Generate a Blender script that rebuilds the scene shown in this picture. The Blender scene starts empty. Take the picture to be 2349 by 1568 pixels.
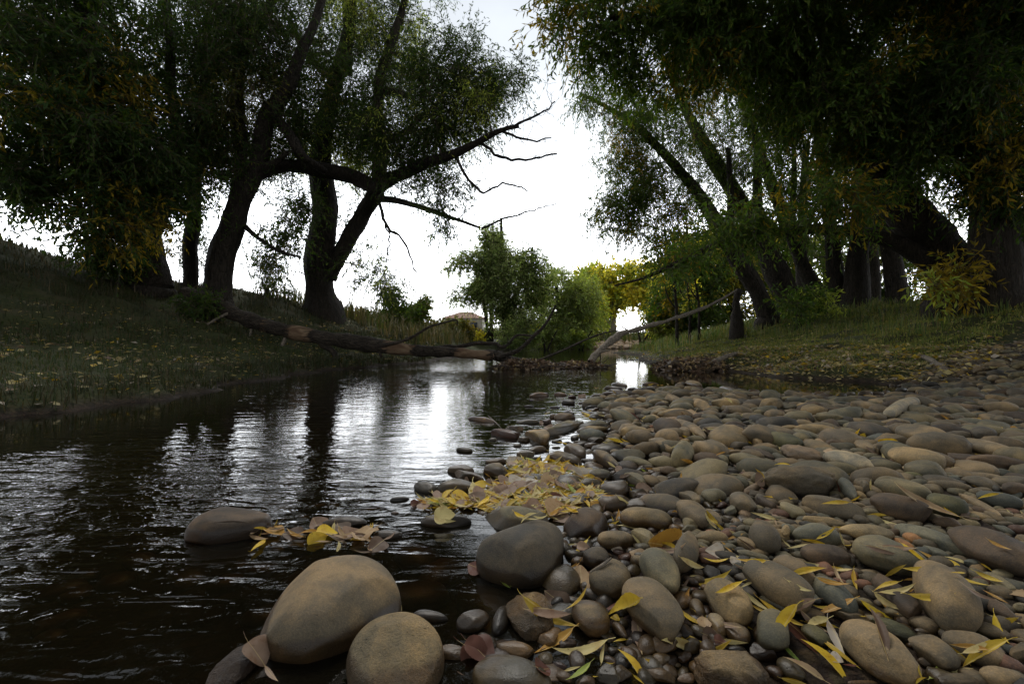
import bpy, math, random
import numpy as np
from mathutils import Matrix, Vector
rng = np.random.default_rng(11); random.seed(11)
SC = bpy.context.scene; COL = SC.collection
H = 0.5; F = 1044.0; CX = 1174.5; CY = 784.0     # camera height, focal length and centre (photo units, 2349 wide)
def at(dx, dy, Y): return np.array([(dx-CX)/F*Y, Y, H-(dy-CY)/F*Y])
# ---------------------------------------------------------------- helpers
def tag(o, label=None, cat=None, group=None, kind=None):
    if label: o['label'] = label
    if cat: o['category'] = cat
    if group: o['group'] = group
    if kind: o['kind'] = kind
    return o
def link(name, me, parent=None, mats=()):
    o = bpy.data.objects.new(name, me); COL.objects.link(o)
    for m in mats:
        if m.name not in [k.name for k in me.materials if k]: me.materials.append(m)
    if parent: o.parent = parent; o.matrix_parent_inverse = Matrix.Translation(-parent.location)
    return o
def empty(name, loc):
    o = bpy.data.objects.new(name, None); COL.objects.link(o); o.location = [float(v) for v in loc]
    o.empty_display_size = .2; return o
def mesh(name, V, faces, smooth=True, col=None, mi=None, att=None):
    """faces: list of int arrays, each (n,3) or (n,4)"""
    me = bpy.data.meshes.new(name); V = np.asarray(V, np.float32)
    fs = [np.asarray(f, np.int32) for f in faces if len(f)]
    me.vertices.add(len(V)); me.vertices.foreach_set('co', V.ravel())
    tot = np.concatenate([np.full(len(f), f.shape[1], np.int32) for f in fs])
    idx = np.concatenate([f.ravel() for f in fs])
    me.loops.add(len(idx)); me.loops.foreach_set('vertex_index', idx)
    me.polygons.add(len(tot)); st = np.zeros(len(tot), np.int32); st[1:] = np.cumsum(tot)[:-1]
    me.polygons.foreach_set('loop_start', st); me.polygons.foreach_set('loop_total', tot)
    if mi is not None: me.polygons.foreach_set('material_index', np.asarray(mi, np.int32))
    me.update(calc_edges=True)
    me.polygons.foreach_set('use_smooth', np.full(len(tot), smooth, bool))
    if col is not None:
        ca = me.attributes.new('Col', 'FLOAT_COLOR', 'POINT'); c = np.ones((len(V), 4), np.float32); c[:, :3] = col
        ca.data.foreach_set('color', c.ravel())
    for k, v in (att or {}).items():
        a = me.attributes.new(k, 'FLOAT', 'POINT'); a.data.foreach_set('value', np.asarray(v, np.float32))
    return me
def nrm(v): return v/(np.linalg.norm(v, axis=-1, keepdims=True)+1e-9)
class Sines:
    """cheap smooth noise: sum of random plane waves, about -1..1"""
    def __init__(s, freq, n=10, seed=0, dim=3):
        r = np.random.default_rng(seed); d = nrm(r.normal(size=(n, dim)))
        s.k = d*freq*r.uniform(.6, 1.6, (n, 1))*2*math.pi; s.p = r.uniform(0, 6.28, n); s.n = n
    def __call__(s, P): return np.sin(P@s.k.T+s.p).sum(-1)/math.sqrt(s.n)/1.2
# ---------------------------------------------------------------- terrain
CP = []
def cp(*a): CP.extend(a)
cp((-1.5,2,-.35),(-1.2,4,-.35),(-1.8,1,-.3),(-2,0,-.35),(-.8,6,-.35),(0,9,-.35),(.5,12,-.35),(1,16,-.35),(1,20,-.35),(1.5,26,-.35),(2,30,-.3),(-3,-1.5,-.35),(-3.5,-4,-.35),(-2.5,2.2,-.3),(-1.8,8,-.25),(2,8,-.25),(3,14,-.2),(5,24,-.2))
cp((0,.3,-.1),(-.4,.6,-.1),(-.9,.9,-.18),(-.3,1.2,-.09),(-.08,.8,-.05),(-.05,1.6,-.06),(.1,2.4,-.07),(.25,3.4,-.12),(.8,5.2,-.14),(-.4,2,-.16),(-.3,3,-.22),(0,4.5,-.25))
cp((-3.4,3.05,0),(-3.1,3.7,0),(-3.3,5.44,0),(-3.3,7.9,0),(-2.6,10,0),(-2.3,13.7,0),(-1.9,19,0),(-1.7,23.7,0),(-4.1,1.5,0),(-4.6,0,0),(-5.2,-2,0),(-6,-6,0))
cp((-3.5,3.15,.13),(-4.3,3.8,.22),(-6.7,6,.62),(-10.1,9,2.5),(-14,12,2.7),(-22,10,2.7),(-3.27,3.9,.1),(-4.2,5,.28),(-5.9,7,.66),(-7.5,9,1.31),(-9.2,11,2.02),(-12,14,2.0),
   (-3.46,5.7,.09),(-4.25,7,.26),(-5.5,9,.58),(-7.3,12,1.87),(-9.5,15,1.9),(-3.45,8.25,.09),(-4.2,10,.35),(-5.8,14,1.5),(-7.5,18,1.4),(-2.8,10.5,.12),(-3.7,14,.55),(-5,19,1.3),(-6,25,1.2),(-2.5,15,.3),(-3.7,22,1.1),(-2,25.5,.4),(-2.1,30,.9),
   (-4.3,1.55,.12),(-5.5,1.6,.3),(-8,2,1),(-11,3,2.3),(-4.8,0,.15),(-7,-1,.6),(-10,-2,2),(-8,-6,1),(-12,-8,2.4))
cp((2.3,32.5,0),(5,33.5,0),(8.6,34,0),(13,33,0),(12,30,-.25),(2.5,34,.4),(8.6,35.5,.5),(0,40,1.0),(8,45,1.0),(15,42,1),(0,34,.5))
cp((3.3,10.2,0),(5.1,16.8,0),(7.9,27,0),(12,28,0),(3.75,10.1,.2),(5.7,14,.42),(7,20,.5),(9.5,26,.5),(3.7,7.8,0),(3.95,8.05,.2),(3.3,6.4,-.15),(3.85,5.45,-.1),(5.5,10,.38),(7.5,13,.8),(9,15,1.3),(4.0,6.1,0),(4.3,6.4,.19),(5.9,8,.42),(8.7,11,.96),(10.3,13,1.45),(4.5,5.2,0),(5.1,6,.22),(6.5,7,.42),(8.8,9,.95),(9.8,10,1.35),
   (4.9,4.75,.14),(6,5.6,.33),(7.3,6.5,.53),(9,8,1.14),(14,18,1.6),(18,12,1.8),(12,24,1.2),(20,35,1.5))
cp((1.35,4.55,0),(1.9,4.5,0),(2.5,4.0,0),(2.9,3.75,0),(3.5,4.05,0),(3.0,5,-.12),(3.5,4.5,-.08),(2.5,5.4,-.16),(4.0,4.7,-.03),(.62,3.1,0),(.42,2.3,0),(.7,3.9,-.01))
cp((.05,1.5,-.035),(.2,1.45,-.03),(.28,1.8,-.03),(.42,1.6,.01),(.33,1.3,.0),(.17,1.1,-.01),(.08,.9,-.01),(.0,.72,-.03))
cp((1,1.2,.04),(.6,1.5,.03),(1,2,.05),(.9,3,.04),(1.4,3.7,.05),(2,3,.07),(2.5,2,.09),(1.5,1,.06),(.6,.7,.025),(.3,.9,.015),(.25,.6,.005),(1,.4,.05),(2,0,.1),(1,-1,.08),(3,2.8,.1),(4,3.4,.14),(4,2,.15),(5,3,.2),(6,0,.4),(3,-3,.3),(.2,-1,0),(-.5,-1.5,-.1),(3,-8,.5),(10,-10,1.2),(10,0,1.0))
for a in range(0, 360, 30):
    for R, z in ((80, 1.4), (300, 1.6)): cp((R*math.cos(math.radians(a)), 20+R*math.sin(math.radians(a)), z))
CP = np.array(CP, float)
def ker(d): return np.sqrt(d*d+.01)
_d = np.linalg.norm(CP[:, None, :2]-CP[None, :, :2], axis=-1)
_A = np.zeros((len(CP)+1,)*2); _A[:-1, :-1] = ker(_d)-np.eye(len(CP))*.02; _A[-1, :-1] = 1; _A[:-1, -1] = 1
_w = np.linalg.solve(_A, np.append(CP[:, 2], 0))
_n1 = Sines(1.1, 12, 5, 2); _n2 = Sines(4, 12, 6, 2)
def ground(x, y):
    x = np.atleast_1d(np.asarray(x, float)); y = np.atleast_1d(np.asarray(y, float)); P = np.stack([x.ravel(), y.ravel()], -1)
    out = np.empty(len(P))
    for i in range(0, len(P), 20000):
        q = P[i:i+20000]; out[i:i+20000] = ker(np.linalg.norm(q[:, None]-CP[None, :, :2], axis=-1))@_w[:-1]+_w[-1]
    far = np.clip((np.hypot(P[:, 0], P[:, 1])-3)/12, 0, 1)
    out += _n1(P)*(.012+.05*far)+_n2(P)*(.006+.018*far)
    return out.reshape(x.shape)
def g1(x, y): return float(ground(x, y)[0])
def warp(a, b, n, c, s):
    """n samples from a to b, dense about c"""
    t = np.linspace(math.asinh((a-c)/s), math.asinh((b-c)/s), n); return c+s*np.sinh(t)
def sheet(xs, ys):
    X, Y = np.meshgrid(xs, ys); nx, ny = len(xs), len(ys)
    i = np.arange(nx*ny).reshape(ny, nx); q = np.stack([i[:-1, :-1], i[:-1, 1:], i[1:, 1:], i[1:, :-1]], -1).reshape(-1, 4)
    return X, Y, q
# ---------------------------------------------------------------- materials
class NT:
    def __init__(s, name):
        s.m = bpy.data.materials.new(name); s.m.use_nodes = True; s.t = s.m.node_tree; s.t.nodes.clear()
        s.out = s.t.nodes.new('ShaderNodeOutputMaterial')
    def n(s, typ, ins=None, **kw):
        nd = s.t.nodes.new('ShaderNode'+typ)
        for k, v in kw.items(): setattr(nd, k, v)
        for k, v in (ins or {}).items():
            if hasattr(v, 'is_linked') or hasattr(v, 'links'): s.t.links.new(v, nd.inputs[k])
            else: nd.inputs[k].default_value = v
        return nd
    def noise(s, vec, scale, detail=4, rough=.55, dist=0):
        return s.n('TexNoise', {'Vector': vec, 'Scale': scale, 'Detail': detail, 'Roughness': rough, 'Distortion': dist}).outputs['Fac']
    def ramp(s, fac, a, b, lo=0., hi=1.):
        r = s.n('MapRange', {'Value': fac, 'From Min': a, 'From Max': b, 'To Min': lo, 'To Max': hi}); r.interpolation_type = 'SMOOTHSTEP'; return r.outputs[0]
    def mixc(s, f, a, b, mode='MIX'):
        nd = s.n('MixRGB', blend_type=mode); 
        for k, v in (('Fac', f), ('Color1', a), ('Color2', b)):
            if hasattr(v, 'links'): s.t.links.new(v, nd.inputs[k])
            else: nd.inputs[k].default_value = (*v, 1) if isinstance(v, tuple) and len(v) == 3 else v
        return nd.outputs[0]
    def math(s, op, a, b=0.):
        return s.n('Math', {0: a, 1: b}, operation=op).outputs[0]
    def bump(s, h, strength, dist): return s.n('Bump', {'Height': h, 'Strength': strength, 'Distance': dist}).outputs[0]
    def done(s, sh): s.t.links.new(sh, s.out.inputs['Surface']); return s.m
    def prin(s, col, rough, normal=None, spec=.5):
        ins = {'Base Color': col if hasattr(col, 'links') else (*col, 1), 'Roughness': rough, 'Specular IOR Level': spec}
        if normal is not None: ins['Normal'] = normal
        return s.n('BsdfPrincipled', ins).outputs[0]
def m_stone(name, src, rough_rock=False):
    t = NT(name); pos = t.n('NewGeometry').outputs['Position']
    if src == 'obj':
        oi = t.n('ObjectInfo'); base = oi.outputs['Color']
        off = t.n('Combine'+'XYZ', {0: t.math('MULTIPLY', oi.outputs['Random'], 37.), 1: t.math('MULTIPLY', oi.outputs['Random'], 91.), 2: 0.}).outputs[0]
        vec = t.n('VectorMath', {0: pos, 1: off}, operation='ADD').outputs[0]
    else: base = t.n('Attribute', attribute_name='Col').outputs['Color']; vec = pos
    big = t.noise(vec, 9., 4, .6, .4); mid = t.noise(vec, 38., 5, .65, .3); fine = t.noise(vec, 330., 3, .7)
    c = t.mixc(t.ramp(big, .35, .7), t.mixc(1., base, (.60, .62, .62), 'MULTIPLY'), t.mixc(1., base, (1.45, 1.26, .94), 'MULTIPLY'))
    c = t.mixc(t.ramp(mid, .48, .70, 0, .6), c, t.mixc(1., c, (.55, .55, .55), 'MULTIPLY'))
    c = t.mixc(t.ramp(fine, .40, .70, 0, .7), c, t.mixc(1., c, (1.75, 1.62, 1.4), 'MULTIPLY'))
    vor = t.n('TexVoronoi', {'Vector': vec, 'Scale': 120.}, feature='F1').outputs['Distance']
    pit = t.math('MULTIPLY', t.ramp(vor, .0, .22, 1, 0), t.ramp(mid, .5, .6))
    c = t.mixc(t.math('MULTIPLY', pit, .65 if rough_rock else .35), c, t.mixc(1., c, (.35, .33, .3), 'MULTIPLY'))
    # wet, darker and glossier below a ragged line just above the water
    z = t.n('SeparateXYZ', {0: pos}).outputs[2]
    wl = t.math('ADD', z, t.math('MULTIPLY', t.math('SUBTRACT', t.noise(pos, 14., 3), .5), .03))
    dry = t.ramp(wl, .026, .038)
    under = t.ramp(z, -.03, .002)
    c = t.mixc(dry, t.mixc(1., c, (.40, .33, .26), 'MULTIPLY'), c)
    h = t.math('ADD', t.math('MULTIPLY', mid, .9), t.math('MULTIPLY', fine, .35))
    h = t.math('SUBTRACT', h, t.math('MULTIPLY', pit, .5))
    nb = t.bump(h, 1.0 if rough_rock else .55, .012 if rough_rock else .0035)
    return t.done(t.prin(c, t.ramp(dry, 0, 1, .36, .74), nb, .35))
def m_ground():
    t = NT('ground'); pos = t.n('NewGeometry').outputs['Position']; gr = t.n('Attribute', attribute_name='grass').outputs['Fac']
    a = t.noise(pos, 2.3, 6, .6); b = t.noise(pos, 25., 5, .65); v = t.n('TexVoronoi', {'Vector': pos, 'Scale': 55.}).outputs['Color']
    mud = t.mixc(t.ramp(a, .35, .65), (.022, .016, .011), (.04, .03, .02)); mud = t.mixc(t.ramp(b, .45, .7), mud, (.11, .085, .055))
    mud = t.mixc(.12, mud, v, 'OVERLAY')
    so = t.mixc(t.ramp(b, .35, .65), (.022, .032, .008), (.05, .05, .016)); so = t.mixc(t.ramp(a, .5, .7), so, (.06, .05, .025))
    c = t.mixc(gr, mud, so); z = t.n('SeparateXYZ', {0: pos}).outputs[2]
    c = t.mixc(t.ramp(z, -.0, .08), t.mixc(1., c, (.45, .36, .28), 'MULTIPLY'), c)
    return t.done(t.prin(c, .85, t.bump(t.math('ADD', b, t.math('MULTIPLY', t.noise(pos, 120., 3), .4)), .8, .02), .2))
def m_water():
    t = NT('water'); pos = t.n('NewGeometry').outputs['Position']; am = t.n('Attribute', attribute_name='chop').outputs['Fac']
    mp = t.n('Mapping', {'Vector': pos, 'Rotation': (0, 0, math.radians(14)), 'Scale': (.5, 1.7, 1)}).outputs[0]
    h = t.math('ADD', t.math('MULTIPLY', t.noise(mp, 10., 2, .5, .8), 1.25), t.math('MULTIPLY', t.noise(pos, 34., 2, .5, .9), .22))
    h = t.math('ADD', h, t.math('MULTIPLY', t.noise(pos, 3.1, 2), 1.2))
    nb = t.n('Bump', {'Height': t.math('MULTIPLY', h, am), 'Strength': 1., 'Distance': .0034}).outputs[0]
    fr = t.n('Fresnel', {'IOR': 1.34, 'Normal': nb}).outputs[0]
    tr = t.n('BsdfTransparent', {'Color': (.38, .285, .17, 1)}).outputs[0]
    body = t.n('BsdfDiffuse', {'Color': (.012, .010, .005, 1)}).outputs[0]
    under = t.n('MixShader', {0: .35, 1: tr, 2: body}).outputs[0]
    gl = t.n('BsdfGlossy', {'Color': (1, 1, 1, 1), 'Roughness': .02, 'Normal': nb}).outputs[0]
    return t.done(t.n('MixShader', {0: fr, 1: under, 2: gl}).outputs[0])
def m_bark(name, c1, c2, bare=False):
    t = NT(name); pos = t.n('NewGeometry').outputs['Position']
    mp = t.n('Mapping', {'Vector': pos, 'Scale': (1, 1, .22) if not bare else (.35, 1, 1)}).outputs[0]
    w = t.noise(mp, 16., 6, .7, 1.2); v = t.n('TexVoronoi', {'Vector': mp, 'Scale': 22.}, feature='DISTANCE_TO_EDGE').outputs[0]
    c = t.mixc(t.ramp(w, .35, .68), c1, c2); h = t.math('ADD', w, t.ramp(v, 0, .18, 0, .7))
    if bare:
        b = t.n('Attribute', attribute_name='bare').outputs['Fac']
        b = t.ramp(t.math('ADD', b, t.math('MULTIPLY', t.math('SUBTRACT', t.noise(t.n('Mapping', {'Vector': pos, 'Scale': (.22, 1, 1)}).outputs[0], 22., 6, .75), .5), 2.2)), .42, .56)
        wood = t.mixc(t.ramp(t.noise(mp, 9., 5, .6, .5), .35, .7), (.10, .058, .033), (.215, .148, .09))
        c = t.mixc(b, c, wood); h = t.math('MULTIPLY', h, t.math('SUBTRACT', 1.1, b))
    return t.done(t.prin(c, .85, t.bump(h, .9, .035), .2))
def m_leaf(name, src):
    """fallen leaf: midrib and spots"""
    t = NT(name); pos = t.n('NewGeometry').outputs['Position']
    if src == 'obj':
        base = t.n('ObjectInfo').outputs['Color']; oc = t.n('TexCoord').outputs['Object']
        y = t.math('ABSOLUTE', t.n('SeparateXYZ', {0: oc}).outputs[1]); base = t.mixc(t.ramp(y, .004, .012, .45, 0), base, (.75, .6, .25))
    else: base = t.n('Attribute', attribute_name='Col').outputs['Color']
    sp = t.noise(pos, 170., 3, .6); bl = t.noise(pos, 45., 3, .6)
    c = t.mixc(t.ramp(bl, .45, .7, 0, .55), base, t.mixc(1., base, (.62, .42, .25), 'MULTIPLY'))
    c = t.mixc(t.ramp(sp, .66, .70, 0, .6), c, (.06, .035, .015))
    d = t.prin(c, .55, t.bump(bl, .35, .002), .35); tl = t.n('BsdfTranslucent', {'Color': c}).outputs[0]
    return t.done(t.n('MixShader', {0: .25, 1: d, 2: tl}).outputs[0])
def m_foliage(name, tr=.52):
    t = NT(name); c = t.n('Attribute', attribute_name='Col').outputs['Color']
    d = t.prin(c, .6, None, .3); tl = t.n('BsdfTranslucent', {'Color': t.mixc(1., c, (1.3, 1.25, .6), 'MULTIPLY')}).outputs[0]
    return t.done(t.n('MixShader', {0: tr, 1: d, 2: tl}).outputs[0])
def m_plain(name, c, rough=.8, sc=20., k=.75):
    t = NT(name); pos = t.n('NewGeometry').outputs['Position']
    n = t.noise(pos, sc, 5, .6); cc = t.mixc(t.ramp(n, .35, .65), tuple(v*k for v in c), c)
    return t.done(t.prin(cc, rough, t.bump(n, .4, .01), .3))
M = dict(stone=m_stone('river_stone', 'obj'), rough=m_stone('rough_rock', 'obj', True), gravel=m_stone('gravel', 'att'), ground=m_ground(), water=m_water(),
    bark=m_bark('bark', (.016, .013, .010), (.046, .037, .027)), barkpale=m_bark('pale_bark', (.16, .135, .10), (.36, .32, .25)), log=m_bark('log_bark', (.02, .016, .012), (.075, .058, .042), True),
    leaf=m_leaf('fallen_leaf', 'obj'), litter=m_leaf('litter_leaf', 'att'), foliage=m_foliage('foliage'), grass=m_foliage('grass_blade', .25),
    twig=m_plain('twig', (.09, .065, .045)), wood=m_plain('weathered_wood', (.20, .165, .125), .85, 26, .45), roof=m_plain('roof_tile', (.30, .17, .12), .8, 3), wall=m_plain('house_wall', (.34, .31, .25), .8, 2, .9),
    glass=m_plain('window_glass', (.04, .05, .06), .1, 2), moundm=m_plain('debris', (.07, .045, .028), .9, 30, .4))
# ---------------------------------------------------------------- ground and water sheets
xs = np.concatenate([warp(-14, 14, 420, .6, .7), ]); xs = np.concatenate([-np.geomspace(400, 14.6, 40), xs, np.geomspace(14.6, 400, 40)])
ys = np.concatenate([-np.geomspace(400, 6.5, 30), warp(-6, 45, 460, .9, 1.2), np.geomspace(46.5, 600, 40)])
GX, GY, q = sheet(xs, ys); GZ = ground(GX, GY)
def insea(x, y): return (x < -.2) & (y < 40)
def grassy(X, Y, Z):
    left = (X < -1.5) & (Z > .02); right = (Y > 4.9+.15*(X-4)) & (Z > .02) & (X > 2.5) & ~((X > 4.2) & (Y < 4.2+.42*(X-4.2)+1.0))
    far = (Y > 12) | (X < -5) | (Y < -6)
    g = (left | right | (far & (Z > .05))).astype(float)
    return g
ga = grassy(GX, GY, GZ)*np.clip((GZ-.01)/.06, 0, 1)
go = link('ground', mesh('ground', np.stack([GX, GY, GZ], -1).reshape(-1, 3), [q], att={'grass': ga.ravel()}), None, [M['ground']]); tag(go, 'muddy gravel bar, river bed and grassy banks', None, None, 'structure')
def gz(x, y):      # fast lookup in the sheet
    i = np.clip(np.searchsorted(xs, x)-1, 0, len(xs)-2); j = np.clip(np.searchsorted(ys, y)-1, 0, len(ys)-2)
    u = np.clip((x-xs[i])/(xs[i+1]-xs[i]), 0, 1); v = np.clip((y-ys[j])/(ys[j+1]-ys[j]), 0, 1)
    return GZ[j, i]*(1-u)*(1-v)+GZ[j, i+1]*u*(1-v)+GZ[j+1, i]*(1-u)*v+GZ[j+1, i+1]*u*v
def chop(X, Y):
    """1 where the current runs, near 0 in the slack inlet and pools"""
    c = np.ones_like(X, float)
    slack = np.clip((X-(.9+.12*np.maximum(Y-3, 0)))/.8, 0, 1)*(Y > 2.5)
    pool = np.clip(1-np.hypot(X-.15, (Y-1.55)*.9)/.5, 0, 1); front = np.clip((1.6-Y)/1.0, 0, 1)*np.clip((X+.6)/.5, 0, 1)
    left = np.exp(-((Y-3.0)/.9)**2)*np.clip((-X-1.2)/1.2, 0, 1)
    c = c*(1-(.93-.14*np.clip((Y-4.5)/2, 0, 1))*slack)*(1-.85*pool)*(1-.45*front)*(1-.75*left)
    rif = np.exp(-(((X+.6)/1.6)**2+((Y-8.6)/2.2)**2)); fl = np.exp(-(((X+1.4)/.8)**2+((Y-1.3)/.8)**2))
    return np.clip(c*(.55+.9*rif+2.6*fl), .02, 3.2)
wx = warp(-9, 9, 520, -.5, 1.0); wy = warp(-6, 36, 620, .9, 1.1)
wx = np.concatenate([[-16, -12, -10], wx, [10, 12, 16, 22, 30]])
WX, WY, q = sheet(wx, wy); ch = chop(WX, WY)
P2 = np.stack([WX.ravel()*.9+WY.ravel()*.35, WY.ravel()*1.15-WX.ravel()*.3], -1)
sw = Sines(4.5, 14, 21, 2)(P2)*.0005+Sines(11, 16, 22, 2)(P2)*.00025
near = np.clip(1-np.hypot(WX, WY)/14, .25, 1)
WZ = (sw.reshape(WX.shape)*ch*near)
wo = link('river', mesh('river', np.stack([WX, WY, WZ], -1).reshape(-1, 3), [q], att={'chop': ch.ravel()}), None, [M['water']]); tag(wo, 'dark rippled river water reflecting the sky', None, None, 'structure')
# ---------------------------------------------------------------- stones
import bmesh
def ico(sub):
    bm = bmesh.new(); bmesh.ops.create_icosphere(bm, subdivisions=sub, radius=1); bm.verts.ensure_lookup_table()
    V = np.array([v.co[:] for v in bm.verts]); Fc = np.array([[v.index for v in f.verts] for f in bm.faces]); bm.free(); return V, Fc
ICO = {k: ico(k) for k in (2, 3, 4, 5)}
def pebble(sub, seed, kind='o'):
    """unit stone: rounded, with soft facets; kind a = angular, r = rough, e = egg, h = two-lobed"""
    V, Fc = ICO[sub]; r = np.random.default_rng(seed); P = V.copy(); e = r.uniform(.80, .97)
    P = np.sign(P)*np.abs(P)**e; P = P/np.abs(P).max(0)
    npl, hh, k = {'o': (7, (.72, .96), .72), 'e': (4, (.82, .98), .6), 'a': (11, (.58, .82), .93), 'r': (8, (.7, .9), .8), 'h': (3, (.85, .97), .5)}[kind]
    for _ in range(npl):
        n = nrm(r.normal(size=3)); h = r.uniform(*hh); d = P@n-h; P = P-n[None]*(np.maximum(d, 0)*k)[:, None]
    P = P*(1+Sines(.28, 8, seed+1)(V)*.075+Sines(.8, 8, seed+3)(V)*.014)[:, None]
    if kind == 'e': P[:, 1] *= 1-.30*P[:, 0]; P[:, 2] *= 1-.18*P[:, 0]
    if kind == 'h': P[:, 1] *= 1-.28*np.exp(-((P[:, 0]-.1)/.3)**2)
    if kind in 'ra': P = P*(1+np.abs(Sines(1.3, 10, seed+9)(V))[:, None]*-.05+Sines(3, 10, seed+8)(V)[:, None]*.012)
    P = P-(P.max(0)+P.min(0))/2; P = P/np.abs(P).max(0)
    return P, Fc
def tile_s(ox, oy, w, W):
    k = w/W
    return lambda a: [((ox+a[0]*k)/1.74372), ((oy+a[1]*k)/1.74372), a[2]*k/1.74372, a[3]*k/1.74372, a[4]]
TI = dict(A=tile_s(1900, 2100, 800, 1979), B=tile_s(2600, 2100, 800, 1979), C=tile_s(3296, 2100, 800, 1979), D=tile_s(2300, 1700, 600, 2091), E=tile_s(2900, 1700, 600, 2091),
    Q=tile_s(3496, 1700, 600, 2091), G=tile_s(2300, 1480, 600, 2349), H=tile_s(2900, 1480, 600, 2349), I=tile_s(3496, 1380, 600, 2349), J=tile_s(1800, 1500, 600, 2091),
    K=tile_s(1400, 1500, 1000, 2240), L=tile_s(800, 2000, 1400, 2349))
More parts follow.
